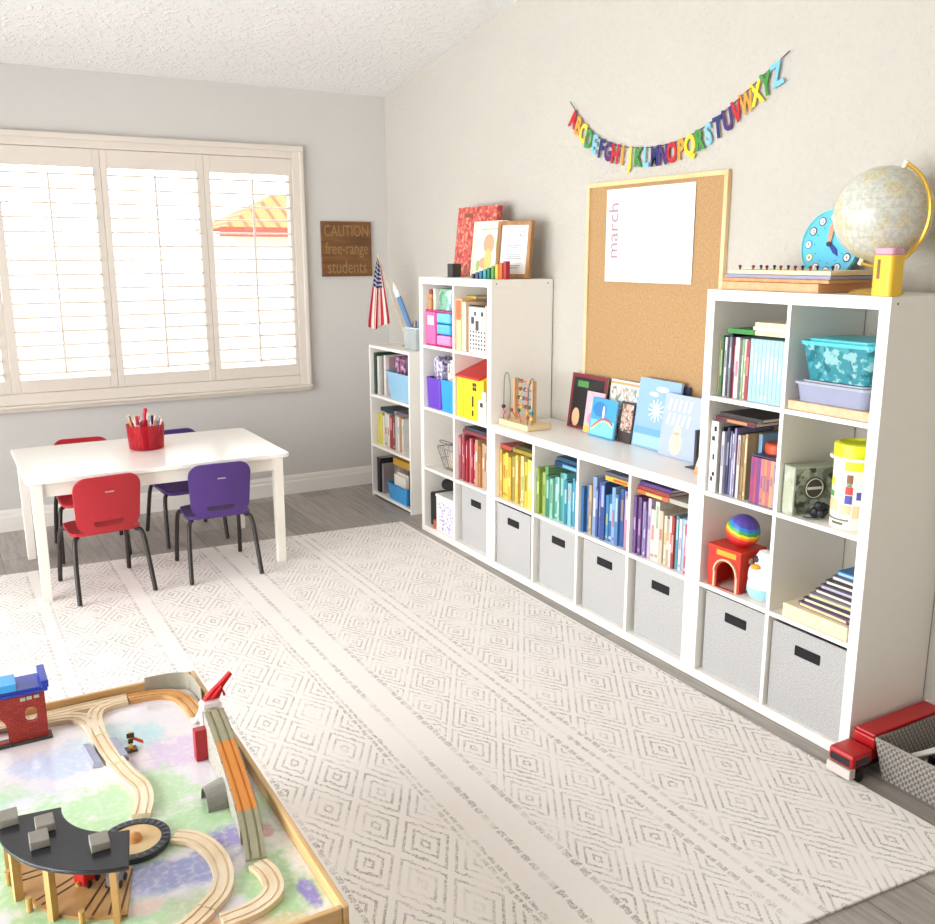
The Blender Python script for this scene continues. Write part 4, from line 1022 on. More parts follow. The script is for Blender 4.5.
# ------------------------------------------------------------------ on top of the low shelf
zl = HL+.0006
bm_ = thing('bead_maze', 'wooden bead maze with looping wires at left end of low shelf', 'bead maze', (.112, 2.068, zl))
M_OAK = wood('e6cb98', 'f0dcb2')
child('base', bm_, lambda m: m.box(-.07, .07, -.13, .13, 0, .028), M_OAK, bevel=.004)
child('post', bm_, lambda m: (m.box(-.012, .012, .075, .084, .0285, .235), ), M('d8a870', .5))
child('post', bm_, lambda m: (m.box(-.012, .012, -.084, -.075, .0285, .235), ), M('d8a870', .5))
for i, z in enumerate((.225, .185, .14, .1)):
    child('crossbar', bm_, lambda m: m.cyl((0, .0745, z), (0, -.0745, z), .003, n=8), M('b0563c', .4))
def wirep(cols, pts): child('wire', bm_, lambda m: m.tube(chaikin(pts, 3), .0028, 6), M(cols, .35))
wirep('6f8a86', [(-.05, .118, .028), (-.05, .115, .18), (-.04, .125, .26), (-.03, .10, .26), (-.02, .10, .18), (-.02, .105, .03)])
wirep('5f6a74', [(-.05, -.10, .03), (-.05, -.105, .2), (-.04, -.11, .255), (-.03, -.122, .255), (-.03, -.12, .18), (-.04, -.12, .028)])
wirep('b8564a', [(-.06, .06, .03), (-.06, .03, .1), (-.06, 0, .05), (-.06, -.03, .1), (-.06, -.06, .03)])
cl = ['2f7f8c', 'c23f3a', 'e0a83a', '8a5a34', '3f6f4a', 'd98a9a', '4a3a34', 'e8c060']
k = 0
for z, ys_ in ((.225, (.05, .03, -.04)), (.185, (.04, .0, -.02)), (.14, (.05, .03, .01, -.02)), (.1, (.02, -.01, -.04))):
    for yy in ys_:
        child('bead', bm_, lambda m: m.sphere((0, yy, z), .0105, 10), M(cl[k % 8], .4), smooth=True); k += 1
for (xx, yy, z) in ((-.05, .118, .06), (-.05, .1175, .09), (-.04, -.12, .06), (-.039, -.12, .085), (-.05, -.1015, .06), (-.05, -.102, .085), (-.06, .03, .083), (-.06, -.035, .09)):
    child('bead', bm_, lambda m: m.sphere((xx, yy, z), .011, 10), M(cl[k % 8], .4), smooth=True); k += 1
def lean_book(label, y, w, h, t, xb, tilt, hexc, fn=None, roll=0, x0=None):
    o = thing('picture_book', label, 'book', (xb, y, zl), group='picture books leaning along the wall', rot=(0, tilt, 0)); o.location.z += t*math.sin(tilt)+.0003
    child('cover', o, lambda m: (m.box(0, .0018, -w/2, w/2, 0, h), m.box(t-.0018, t, -w/2, w/2, 0, h), m.box(.0018, t-.0018, w/2-.0018, w/2, 0, h)), M(hexc, .4, .06, 12))
    child('pages', o, lambda m: m.box(.0021, t-.0021, -w/2+.003, w/2-.0022, .002, h-.003), M_PAGE)
    for mat, f in (fn or ()): child('cover_art', o, f, mat)
    return o
def rc(m, y0, y1, z0, z1, x=0): m.box(-.0007-x, -.0001-x, y0, y1, z0, z1)
def el(m, y, z, ry, rz, x=0, n=18): m.prism([(ry*math.cos(2*PI*i/n), rz*math.sin(2*PI*i/n)) for i in range(n)], .0001+x, .0006+x, FR(0, y, z))
K = lambda hx: M(hx, .45)
lean_book('black picture book with dark red border at far left of the leaning row', 1.835, .275, .268, .012, .302, .12, '7c2430', [(K('1d1a1c'), lambda m: rc(m, -.118, .118, .014, .25)),
    (M('4f8f4a', .5, .35, 90), lambda m: rc(m, .0, .085, .205, .235, .0008)), (K('d8b48a'), lambda m: el(m, .075, .055, .03, .045, .001)), (K('c9a078'), lambda m: el(m, -.02, .07, .02, .03, .001))])
lean_book('small pink picture book of a child before the black book', 1.735, .135, .2, .008, .272, .13, 'd9b8c4', [(K('e8cdb0'), lambda m: el(m, .0, .13, .035, .035)), (K('c78fa8'), lambda m: el(m, 0, .07, .045, .035, .0003)), (K('e6c54a'), lambda m: rc(m, -.0, .06, .005, .035, .0005))])
lean_book('white patterned picture book standing behind the rainbow book', 1.535, .275, .27, .01, .308, .11, 'dfe6e6', [(blotch(('eef0ec', 'b7c8d0', '8a9a8a', 'd4b8a8'), 26, seed=31), lambda m: rc(m, -.13, .13, .006, .24)), (K('c9a268'), lambda m: rc(m, -.135, .135, .25, .262))])
lean_book('light blue picture book with a rainbow on its cover', 1.637, .185, .182, .01, .25, .14, '3f9fd0', [(K('7fd0ea'), lambda m: rc(m, -.085, .085, .008, .08)), (K('2f7fc0'), lambda m: el(m, .03, .13, .05, .035)),
    (K('f0e6a0'), lambda m: m.tube([(-.001, .075-.15*i/12, .03+.05*math.sin(PI*i/12*.8)) for i in range(13)], .004, 5)), (K('d85a6a'), lambda m: m.tube([(-.001, .075-.15*i/12, .04+.05*math.sin(PI*i/12*.8)) for i in range(13)], .004, 5)), (K('f2f0ea'), lambda m: el(m, -.0, .12, .008, .03, .0003))])
lean_book('narrow dark picture book with animal photos left of the tall blue book', 1.496, .088, .185, .008, .272, .13, '3a2d2c', [(blotch(('c9a898', '5a4440', 'e6d8cc', '8a6a60'), 30, seed=8), lambda m: rc(m, -.04, .036, .05, .175))])
lean_book('tall blue picture book with a white snowflake motif', 1.315, .265, .305, .012, .278, .14, '8fb4e2', [(K('6fa6dc'), lambda m: rc(m, -.125, .125, .06, .09)), (K('9fdcee'), lambda m: rc(m, -.125, .125, .008, .055)),
    (K('f1f5fb'), lambda m: [m.tube([(-.001, .0-.05*math.cos(a*PI/6), .17-.05*math.sin(a*PI/6)), (-.001, .0+.05*math.cos(a*PI/6), .17+.05*math.sin(a*PI/6))], .0035, 5) for a in range(6)]), (K('dfe9f6'), lambda m: (el(m, -.02, .265, .04, .012), el(m, .03, .24, .03, .01)))])
lean_book('dark navy picture book peeping out behind the tall blue book', 1.235, .15, .29, .008, .302, .14, '2b3350')
lean_book('pale lilac picture book with faint white letters at right of the row', 1.115, .235, .265, .01, .245, .13, 'aebbdc', [(K('f6f0e4'), lambda m: [m.hexa([(-.0006, y+.008*0, z), (-.0006, y-.011, z), (-.0001, y-.011, z), (-.0001, y, z)], [(-.0006, y-.01, z+.048), (-.0006, y-.021, z+.048), (-.0001, y-.021, z+.048), (-.0001, y-.01, z+.048)]) for z in (.135, .195) for y in (.092, .062, .032, .002, -.028)]), (K('ecd0b4'), lambda m: (el(m, .02, .06, .035, .05), el(m, .02, .115, .022, .022)))])
mb = MB(); mb.box(.17, .30, 0, .012, 0, .16); mb.box(.17, .30, .012, .06, 0, .003)
mb.v = [v+Vector((0, .925, zl)) for v in mb.v]
solo('bookend', mb, M('35343a', .5), 'black metal bookend at the right end of the picture books', 'bookend')
pgm = thing('peg_gnome', 'tiny wooden gnome with peach body beside the nearest tall shelf', 'figurine', (.13, .865, zl))
child('body', pgm, lambda m: m.lathe([(.015, 0), (.017, .008), (.014, .028), (.006, .036)], n=16), M('e0a070', .5), smooth=True)
child('hat', pgm, lambda m: m.lathe([(.0135, .032), (.007, .055), (0, .075)], n=16), M('c9c4ae', .6), smooth=True)

# ------------------------------------------------------------------ on top of the nearest tall shelf
g = 'wooden puzzle boards stacked on the nearest shelf'
zz = HA+.0006
W_ = [wood('d9a070', 'e6b488'), wood('c98f5c', 'dba872'), wood('e6d0a4', 'f0dcb8'), wood('d8b078', 'e8c690')]
for i, (ya, yb, xa, xb_, t, lab) in enumerate(((.285, .70, .03, .34, .028, 'thick peach wooden board at the bottom of puzzle stack'), (.255, .70, .04, .287, .012, 'cream wooden puzzle board second from the bottom'), (.25, .695, .04, .287, .012, 'grey blue edged board third in the puzzle stack'))):
    mb = MB(); mb.box(xa, xb_, ya, yb, zz, zz+t); solo('puzzle_board', mb, W_[i] if i != 2 else M('9a98b4', .5, .1), lab, 'puzzle board', g, bevel=.002); zz += t+.0008
tp = thing('puzzle_board', 'wooden knob puzzle on the top of the board stack', 'puzzle board', (.163, .465, zz), group=g)
child('board', tp, lambda m: m.box(-.123, .123, -.215, .215, 0, .014), W_[2], bevel=.002)
for i in range(12):
    child('knob', tp, lambda m: m.lathe([(.0035, .0141), (.003, .02), (.006, .024), (.0045, .029), (0, .030)], (-.105+.07*(i % 2), .18-.03*i, 0), 10), M(('7a1f24', '2a2a30', '8a3a24', '3a2a3a')[i % 4], .4), smooth=True)
ztop = zz+.0146
# teaching clock
ck = thing('teaching_clock', 'round blue teaching clock leaning on wall beside the globe', 'clock', (.299, .486, HA+.0006+.0288+.0032), rot=(0, .13, 0))
R_ = .122
def dsc(m, r, x0, x1, y=0, z=R_, n=40): m.prism([(r*math.cos(2*PI*i/n), r*math.sin(2*PI*i/n)) for i in range(n)], x0, x1, FR(0, y, z))
child('dial', ck, lambda m: dsc(m, R_, -.012, 0), M('5fc4e6', .4))
child('rim', ck, lambda m: m.tube([(-.002, R_*.965*math.cos(2*PI*i/40), R_+R_*.965*math.sin(2*PI*i/40)) for i in range(40)], .0035, 6, closed=True), M('8fd8d4', .4), smooth=True)
nums = {12: 'e8d8a0', 1: 'f0f0f0', 2: 'f0d0d8', 3: 'c8e8c8', 4: '5a3f6a', 5: 'e0c0d8', 6: '4f5a9a', 7: 'd0d0e8', 8: 'c8543a', 9: '7fb84a', 10: '4f6fb0', 11: '7a5a4a'}
nums = {12: '7fae9a', 1: 'd88a5a', 2: '6f9fd0', 3: '9fc070', 4: '3f3050', 5: '4f5a9a', 6: '6a4f9a', 7: 'c8543a', 8: '7fb84a', 9: '4f8fd0', 10: '4f4f5f', 11: '6f5a8a'}
for n_, hx in nums.items():
    a = PI/2-n_*PI/6; y, z = -.09*math.cos(a), R_+.09*math.sin(a)
    b_ = child('number_disc', ck, lambda m: (dsc(m, .0155, .0002, .0014, y, z, 20)), M(hx, .4))
    child('number_face', b_, lambda m: (dsc(m, .0115, .0015, .0019, y, z, 20)), M('f4f1ea', .4))
    child('numeral', b_, lambda m: m.text(str(n_), .017, FR(-.0021, y, z-.0005), .0003), M('2a2a38', .5))
for i in range(12): child('tick', ck, lambda m: dsc(m, .0028, .0002, .0008, -.064*math.cos(i*PI/6), R_+.064*math.sin(i*PI/6), 8), M('3f86b8', .5))
child('hour_hand', ck, lambda m: m.prism([(0, -.004), (.03, -.014), (.044, -.026), (.036, -.004)] if False else [(-.005, 0), (.02, -.03), (.04, -.04), (.034, -.018), (.005, .005)], .002, .004, FR(0, 0, R_)), M('2d3f9a', .4))
child('minute_hand', ck, lambda m: m.prism([(-.006, 0), (-.008, .055), (.004, .078), (.012, .052), (.006, 0)], .0042, .0062, FR(0, 0, R_)), M('e89a7a', .4))
child('hub', ck, lambda m: dsc(m, .009, .0063, .0083, 0, R_, 16), M('2b3050', .4))
# globe
def globe_mat():
    m, nt, b = new_mat('antique_globe_map'); oc = objco(nt)
    n = noise(nt, oc, 11, 6, .55); X, Y, Z = xyz(nt, oc)
    land = E(nt, n.outputs[0]).step(.5, .53)
    n2 = noise(nt, oc, 70, 4, .7)
    landc = mixc(nt, E(nt, n2.outputs[0]).step(.4, .6), lin('d6d0b4'), lin('c4bb98'))
    c_ = mixc(nt, land, mixc(nt, E(nt, n2.outputs[0]).step(.42, .6), lin('d2d2c6'), lin('c0c0b4')), landc)
    gridl = ((Z*36).fract()-.5).abs().lt(.03)
    nt.links.new(mixc(nt, gridl*.25, c_, lin('9c9880')), b.inputs['Base Color'])
    b.inputs['Roughness'].default_value = .3
    return m
GX, GY, GZ, GR = .145, .163, HA+.0006+.238, .142
gl = thing('globe', 'large antique style globe on a gold stand on nearest shelf', 'globe', (GX, GY-.0, HA+.0006))
gc = Vector((0, 0, .238))
gb = child('sphere', gl, lambda m: m.sphere((0, 0, 0), GR, 40), globe_mat(), smooth=True); gb.location = gc
ax = Vector((0, -.40, .917)).normalized()      # tilted axis, top towards the near side
GOLD = M('d8b04a', .35, .08, metal=.6)
def mer(m):
    side = Vector((0, -.917, -.40)).normalized()
    P = [gc+(ax*math.cos(a)+side*math.sin(a))*(GR+.014) for a in [PI*i/28 for i in range(29)]]
    m.tube(P, .0065, 8)
child('meridian', gl, mer, GOLD, smooth=True)
child('pivot', gl, lambda m: (m.tube([gc+ax*(GR+.0005), gc+ax*(GR+.022)], .008, 10), m.tube([gc-ax*(GR+.0005), gc-ax*(GR+.022)], .008, 10)), M('efe6cf', .4), smooth=True)
child('stem', gl, lambda m: m.lathe([(.012, .018), (.01, .06), (.016, .075), (.01, .0795)], n=18), GOLD, smooth=True)
child('base', gl, lambda m: m.lathe([(.078, 0), (.08, .004), (.07, .012), (.03, .016), (.012, .018)], n=32), GOLD, smooth=True)
# the globe base stands on the shelf beside the boards: shift clear of them
# yellow pencil shaped can with pink lid
yc = thing('pencil_can', 'yellow pencil shaped can with pink eraser lid beside the globe', 'canister', (.032, .043, HA+.0006))
child('body', yc, lambda m: m.prism([(p[0], p[1]) for p in rrect(-.03, .03, -.034, .034, .012, 4)], 0, .118), M('f0c22c', .4), bevel=.002)
child('lid', yc, lambda m: m.prism([(p[0], p[1]) for p in rrect(-.029, .029, -.033, .033, .013, 4)], .1184, .138), M('d9a0b8', .5), bevel=.004)
child('lettering', yc, lambda m: m.box(-.0306, -.0301, .006, .016, .05, .105), M('8a6424', .5, .5, 160))

# ------------------------------------------------------------------ on the walls
CX0 = WX-.022
cy0, cy1, cz0, cz1 = 1.036, 1.906, .985, 1.902
cbd = thing('cork_board', 'large cork board with a pale wood frame on the right wall', 'cork board', (WX-.001, (cy0+cy1)/2, cz0))
def cork_mat():
    m, nt, b = new_mat('cork'); oc = objco(nt); n = noise(nt, oc, 90, 4, .7); n2 = noise(nt, oc, 4)
    c_ = mixc(nt, E(nt, n.outputs[0]).step(.3, .7), lin('a9855c'), lin('bd9a6c'))
    nt.links.new(mixc(nt, E(nt, n2.outputs[0])*.25, c_, lin('b58c5c')), b.inputs['Base Color']); b.inputs['Roughness'].default_value = .9
    return m
child('cork_panel', cbd, lambda m: m.box(WX-.012, WX-.001, cy0+.004, cy1-.004, cz0+.004, cz1-.004), cork_mat(), True)
FRW = wood('e2be86', 'efd3a4', (3, 3, 3))
child('frame', cbd, lambda m: (m.box(CX0, WX-.001, cy0-.016, cy0+.004, cz0-.016, cz1+.016), m.box(CX0, WX-.001, cy1-.004, cy1+.016, cz0-.016, cz1+.016), m.box(CX0, WX-.001, cy0+.004, cy1-.004, cz1-.004, cz1+.016), m.box(CX0, WX-.001, cy0+.004, cy1-.004, cz0-.016, cz0+.004)), FRW, True, bevel=.002)
pp = thing('paper_sheet', 'large white paper sheet pinned to the cork board', 'paper', (WX-.014, 1.495, 1.47))
def sheet(m):
    n = 10; vs = []; fs = []
    for q in (0, .0012):
        for i in range(n+1):
            y = 1.775-(1.775-1.2)*i/n; cv = .006*math.sin(PI*i/n)+.002
            for z in (1.472+.004*(1-i/n)*0, 1.882): vs.append((WX-.0135-cv-q, y, z))
    N = 2*(n+1)
    for i in range(n): fs += [(2*i, 2*i+1, 2*i+3, 2*i+2), (N+2*i, N+2*i+2, N+2*i+3, N+2*i+1), (2*i, 2*i+2, N+2*i+2, N+2*i), (2*i+1, N+2*i+1, N+2*i+3, 2*i+3)]
    fs += [(0, N, N+1, 1), (2*n, 2*n+1, N+2*n+1, N+2*n)]
    m.add(vs, fs)
child('sheet', pp, sheet, M('f4f3f4', .6, .02), True)
child('lettering', pp, lambda m: m.text('march', .1, Matrix.Translation((WX-.0205, 1.715, 1.70)) @ Matrix(((0, 0, -1), (-1, 0, 0), (0, 1, 0))).to_4x4() @ Matrix.Rotation(PI/2, 4, 'Z'), .0003), M('a88a90', .6), True)
child('pin', pp, lambda m: m.sphere((WX-.02, 1.74, 1.868), .005, 8), M('d0d0d4', .3), True)
child('pin', pp, lambda m: m.sphere((WX-.02, 1.245, 1.868), .005, 8), M('d0d0d4', .3), True)
# alphabet banner
bn = thing('alphabet_banner', 'rainbow alphabet letters strung in a garland on the right wall', 'banner', (WX-.012, 1.42, 2.1))
ctrl = [(2.084, 2.305), (1.97, 2.19), (1.857, 2.115), (1.715, 2.068), (1.572, 2.045), (1.44, 2.04), (1.319, 2.05), (1.205, 2.078), (1.096, 2.12), (1.0, 2.17), (.902, 2.225), (.764, 2.302)]
cur = chaikin([(WX-.012, y, z) for y, z in ctrl], 3)
child('string', bn, lambda m: m.tube(cur, .0022, 6), M('4a4650', .7), True)
seg = [0]
for a, b_ in zip(cur, cur[1:]): seg.append(seg[-1]+(b_-a).length)
def at(s):
    for i in range(len(seg)-1):
        if seg[i+1] >= s: return cur[i].lerp(cur[i+1], (s-seg[i])/(seg[i+1]-seg[i])), (cur[i+1]-cur[i]).normalized()
    return cur[-1], (cur[-1]-cur[-2]).normalized()
LC = ['c2202e', 'ee9a3a', 'f2dc3a', '3f8f3f', '7cc0e4', '23306f', '4f2a72']
for i in range(26):
    s = seg[-1]*(.045+.905*i/25)
    p, tg = at(s); ang = math.atan2(tg.z, -tg.y)
    T = Matrix.Translation(p+Vector((-.002, 0, 0))) @ Matrix(((0, 0, -1), (-1, 0, 0), (0, 1, 0))).to_4x4() @ Matrix.Rotation(ang*.55+.03*math.sin(i*2.3), 4, 'Z')
    child('letter', bn, lambda m: m.text('ABCDEFGHIJKLMNOPQRSTUVWXYZ'[i], .112, T @ Matrix.Scale(.56 if i in (12, 22) else .68, 4, (1, 0, 0)) @ Matrix.Translation((0, -.042, 0)), .0016, off=.004), M(LC[i % 7], .7), True)
mb = MB()
# wooden sign
sg = thing('wooden_sign', 'small brown wooden sign with carved words right of the window', 'sign', (.07, D-.012, 1.453))
child('board', sg, lambda m: m.box(-.110, .247, D-.018, D-.001, 1.453, 1.81), wood('5d3c22', '85582c', (3, 3, 30)), True, bevel=.002)
child('lettering', sg, lambda m: (m.text('CAUTION', .105, face_back_wall(.068, D-.0185, 1.745) @ Matrix.Scale(.68, 4, (1, 0, 0)), .0006), m.text('free-range', .11, face_back_wall(.068, D-.0185, 1.632) @ Matrix.Scale(.68, 4, (1, 0, 0)), .0006), m.text('students', .12, face_back_wall(.068, D-.0185, 1.51) @ Matrix.Scale(.7, 4, (1, 0, 0)), .0006)), M('94764a', .6), True)

# ------------------------------------------------------------------ children's table, chairs, pencil caddy
tx0, tx1, ty0, ty1, tz = -2.11, -.868, 2.77, 3.60, .60
tbl = thing('activity_table', 'white rectangular childrens table under the window', 'table', ((tx0+tx1)/2, (ty0+ty1)/2, 0))
M_TW = M('f2efe9', .22, .015)
M_TL = M('efe9df', .4, .015)
child('tabletop', tbl, lambda m: m.prism(rrect(tx0, tx1, ty0, ty1, .025, 5), tz-.022, tz), M_TW, True, bevel=.004)
def apron(m):
    a = .035
    m.box(tx0+a+.045, tx1-a-.045, ty0+a, ty0+a+.02, tz-.09, tz-.0225); m.box(tx0+a+.045, tx1-a-.045, ty1-a-.02, ty1-a, tz-.09, tz-.0225)
    m.box(tx0+a, tx0+a+.02, ty0+a+.045, ty1-a-.045, tz-.09, tz-.0225); m.box(tx1-a-.02, tx1-a, ty0+a+.045, ty1-a-.045, tz-.09, tz-.0225)
child('apron', tbl, apron, M_TL, True)
for x in (tx0+.02, tx1-.082):
    for y in (ty0+.02, ty1-.07):
        zb = .011 if y < 3.2 else .0008
        child('leg', tbl, lambda m: m.hexa([(x+.004, y+.004, zb), (x+.046, y+.004, zb), (x+.046, y+.046, zb), (x+.004, y+.046, zb)], [(x, y, tz-.0225), (x+.05, y, tz-.0225), (x+.05, y+.05, tz-.0225), (x, y+.05, tz-.0225)]), M_TL, True, bevel=.003)
M_FRAME = M('2d2522', .45, .1)
def make_chair(hexc, label):
    t = thing('childs_chair', label, 'chair', group='childrens stacking chairs around the table')
    mp = M(hexc, .42, .05, 8)
    # seat: shallow dished plate, front at +y
    def seat(m):
        nx, ny = 12, 12; vs = []; fs = []
        for k in (0, 1):
            for i in range(nx+1):
                for j in range(ny+1):
                    u, v = i/nx*2-1, j/ny*2-1
                    f = 1-.10*abs(v)**6; g_ = 1-.10*abs(u)**6
                    x = u*.155*f*(1.0-.05*v); y = .002+v*.165*g_
                    z = .312-.012*(1-u*u)*(1-v*v)-.02*max(0, v-.6)**1.5*2+.016*max(0, -v-.55)
                    vs.append((x, y, z+(0 if k else -.014)))
        n = (nx+1)*(ny+1)
        for i in range(nx):
            for j in range(ny):
                a = i*(ny+1)+j; fs += [(n+a, n+a+ny+1, n+a+ny+2, n+a+1), (a, a+1, a+ny+2, a+ny+1)]
        bd = [i*(ny+1) for i in range(nx+1)]+[nx*(ny+1)+j for j in range(1, ny+1)]+[i*(ny+1)+ny for i in range(nx-1, -1, -1)]+[j for j in range(ny-1, 0, -1)]
        for a, b in zip(bd, bd[1:]+bd[:1]): fs.append((a, b, b+n, a+n))
        m.add(vs, fs)
    child('seat', t, seat, mp, smooth=True)
    # backrest: rounded panel with a slot near its foot, curved and leaning back
    def back(m):
        # a little wider at the shoulder, tapered to the foot
        oc_ = [(x*(1.0 if z > .44 else 1-.10*(.44-z)/.13), z) for x, z in rrect(-.152, .152, .312, .592, .062, 8)]
        slot = rrect(-.07, .07, .345, .372, .0125, 5)
        slot = [(x, z-.012*(1-(x/.07)**2)+.006) for x, z in slot]
        m.plate(oc_, [slot], .011, None, lambda x, z: -.172-(z-.318)*.16-.022*(1-(x/.152)**2)+.01)
    child('backrest', t, back, mp, smooth=True)
    child('maker_badge', t, lambda m: m.box(-.02, .02, -.2335, -.2325, .517, .523), M('b9b4ae', .3, metal=.6))
    # frame
    for sx in (-1, 1):
        child('leg', t, lambda m: m.tube(chaikin([(sx*.174, -.228, .0), (sx*.167, -.185, .15), (sx*.156, -.155, .292), (sx*.135, -.12, .2935)], 2), .0112, 10), M_FRAME, smooth=True)
        child('leg', t, lambda m: m.tube(chaikin([(sx*.168, .19, .0), (sx*.164, .165, .15), (sx*.156, .14, .283), (sx*.135, .105, .2845)], 2), .0112, 10), M_FRAME, smooth=True)
        for fx, fy in ((.172, -.205), (.168, .19)):
            pass
        child('side_rail', t, lambda m: m.tube([(sx*.135, -.1195, .2885), (sx*.135, .1045, .2835)], .0075, 8), M_FRAME)
    return t
RUGZ = .0135
ch = make_chair('b01c28', 'red childrens chair on the rug with its back to the camera')
ch.location = (-1.795, 2.9, RUGZ); ch.rotation_euler = (0, 0, .10)
c2 = make_chair('482a74', 'purple childrens chair on the rug with its back to the camera')
c2.location = (-1.245, 2.9, RUGZ); c2.rotation_euler = (0, 0, -.04)
c3 = copy_tree(ch); c3.location = (-1.755, 3.555, .0035); c3.rotation_euler = (0, 0, PI-.05); c3['label'] = 'red childrens chair facing camera on window side, mostly behind the table'
c4 = copy_tree(c2); c4.location = (-1.235, 3.555, .0035); c4.rotation_euler = (0, 0, PI+.06); c4['label'] = 'purple childrens chair facing camera on window side, mostly behind the table'
# pencil caddy
kx, ky = -1.482, 3.265
pd = thing('pencil_caddy', 'round clear red caddy full of pencils on the white table', 'pencil caddy', (kx, ky, tz+.0008))
def wall(m): m.lathe([(.0, 0), (.08, 0), (.088, .004), (.096, .13), (.0935, .13), (.0855, .007), (0, .004)], n=36)
child('wall', pd, wall, clear('d8283c', .3), smooth=True)
child('centre_cup', pd, lambda m: m.lathe([(.013, .0045), (.014, .15), (.012, .15), (.011, .006)], n=18), clear('c02238', .65), smooth=True)
child('handle', pd, lambda m: m.tube(chaikin([(0, 0, .15), (0, 0, .19), (.012, 0, .2), (0, 0, .21)], 2), .009, 10), M('c0243a', .35), smooth=True)
r = random.Random(21)
PCs = [('f0d27a', 'yellow'), ('e8b8a0', 'peach'), ('f2efe6', 'white'), ('d8565a', 'coral'), ('e9d8c0', 'cream'), ('4a3a6a', 'dark purple'), ('6f9f5a', 'green'), ('e8a04a', 'orange'), ('f0e4d0', 'ivory'), ('3a3a44', 'charcoal'), ('d8c8e0', 'pale lilac'), ('c8803a', 'brown'), ('5a7fb8', 'blue'), ('f4f0ea', 'bright white')]
for i, (hx, w) in enumerate(PCs):
    a = 2*PI*i/len(PCs)+.22
    if abs(math.cos(a)) < .12: a += .15
    b0 = Vector((kx+.045*math.cos(a+.3), ky+.045*math.sin(a+.3), tz+.0085)); b1 = Vector((kx+.084*math.cos(a), ky+.084*math.sin(a), tz+.15+.025*r.random()))
    d = (b1-b0)
    pn = thing('pencil', '%s pencil standing in the red caddy, number %s around its rim' % (w, ['one', 'two', 'three', 'four', 'five', 'six', 'seven', 'eight', 'nine', 'ten', 'eleven', 'twelve', 'thirteen', 'fourteen'][i]), 'pencil', b0, group='pencils in the red caddy')
    pn['label'] = '%s coloured pencil standing in the red caddy on the table' % w
    child('barrel', pn, lambda m: m.tube([d*0, d], .0042, 6), M(hx, .45))
    child('point', pn, lambda m: m.tube([d*1.002, d*1.09], [.004, .0006], 6), M('e6c79a', .6))
for i, (hx, w, a) in enumerate((('f2f0ee', 'white', 1.15), ('2f2a6a', 'navy', .72), ('b8344a', 'red', 2.1), ('e9e6e0', 'pale grey', .35))):
    b0 = Vector((kx+.04*math.cos(a), ky+.04*math.sin(a), tz+.0085)); b1 = Vector((kx+.062*math.cos(a), ky+.062*math.sin(a), tz+.165)); d = b1-b0
    mk = thing('marker', 'thick %s marker standing in the red caddy on the table' % w, 'marker', b0, group='markers in the red caddy')
    child('barrel', mk, lambda m: m.tube([d*0, d*.7], .008, 10), M('f0eee8', .4))
    child('cap', mk, lambda m: m.tube([d*.702, d], [.0086, .0078], 10), M(hx, .4))

# ------------------------------------------------------------------ train table
bx0, bx1, by0, by1, bz = -2.69, -1.845, -.318, .838, .385
def board_mat():
    m, nt, b = new_mat('painted_play_board'); oc = objco(nt); X, Y, Z = xyz(nt, oc)
    n = noise(nt, oc, 13, 5, .65); nf = E(nt, n.outputs[0])-.5
    cur = mixc(nt, E(nt, noise(nt, oc, 5).outputs[0]).step(.35, .65), lin('efe6e6'), lin('e4e0ea'))
    def blob(cx, cy, rx, ry, hx, soft=.5, amp=1.9):
        nonlocal cur
        dx = (X-cx)/rx; dy = (Y-cy)/ry
        d = (dx*dx+dy*dy).sqrt()+nf*amp
        f = d.step(1, 1-soft)
        cur = mixc(nt, f, cur, lin(hx))
    blob(-2.10, .58, .16, .10, 'bfe0ea'); blob(-2.25, .55, .12, .1, 'c9d4ee'); blob(-1.98, .45, .12, .1, 'dccbe6')
    blob(-2.32, .18, .36, .26, 'b5dba6'); blob(-2.0, .12, .2, .13, 'b8dcaa'); blob(-2.1, .30, .16, .12, 'bfe0b2'); blob(-2.45, .45, .15, .1, 'c4e2be')
    blob(-2.10, -.02, .20, .07, '969ccf'); blob(-1.98, .04, .1, .05, '9a90cc'); blob(-2.15, -.13, .17, .06, 'b9c9a0', amp=1.4)
    blob(-2.3, -.1, .2, .12, 'b0d6a2'); blob(-1.93, -.16, .09, .2, 'b0d69e'); blob(-1.885, -.21, .02, .07, '8d84cc'); blob(-1.97, -.28, .12, .05, 'd8c890', amp=1.4)
    blob(-2.08, -.24, .12, .06, 'e4b98a', amp=1.5); blob(-1.895, .03, .022, .035, 'd9a6a0', .4, .3); blob(-2.17, -.09, .05, .03, 'e9d0c4', amp=1.5)
    n4 = noise(nt, oc, 70, 3)
    nt.links.new(mixc(nt, E(nt, n4.outputs[0]).step(.45, .7)*.35, cur, lin('f2f0e6')), b.inputs['Base Color'])
    b.inputs['Roughness'].default_value = .1; b.inputs['Specular IOR Level'].default_value = .8; b.inputs['Coat Weight'].default_value = .6; b.inputs['Coat Roughness'].default_value = .08
    return m
tt = thing('train_table', 'wooden train play table with painted landscape top in the foreground', 'play table', ((bx0+bx1)/2, (by0+by1)/2, 0))
pb_ = child('play_board', tt, lambda m: m.box(bx0+.0135, bx1-.0135, by0+.0135, by1-.0135, bz-.018, bz), board_mat(), True)
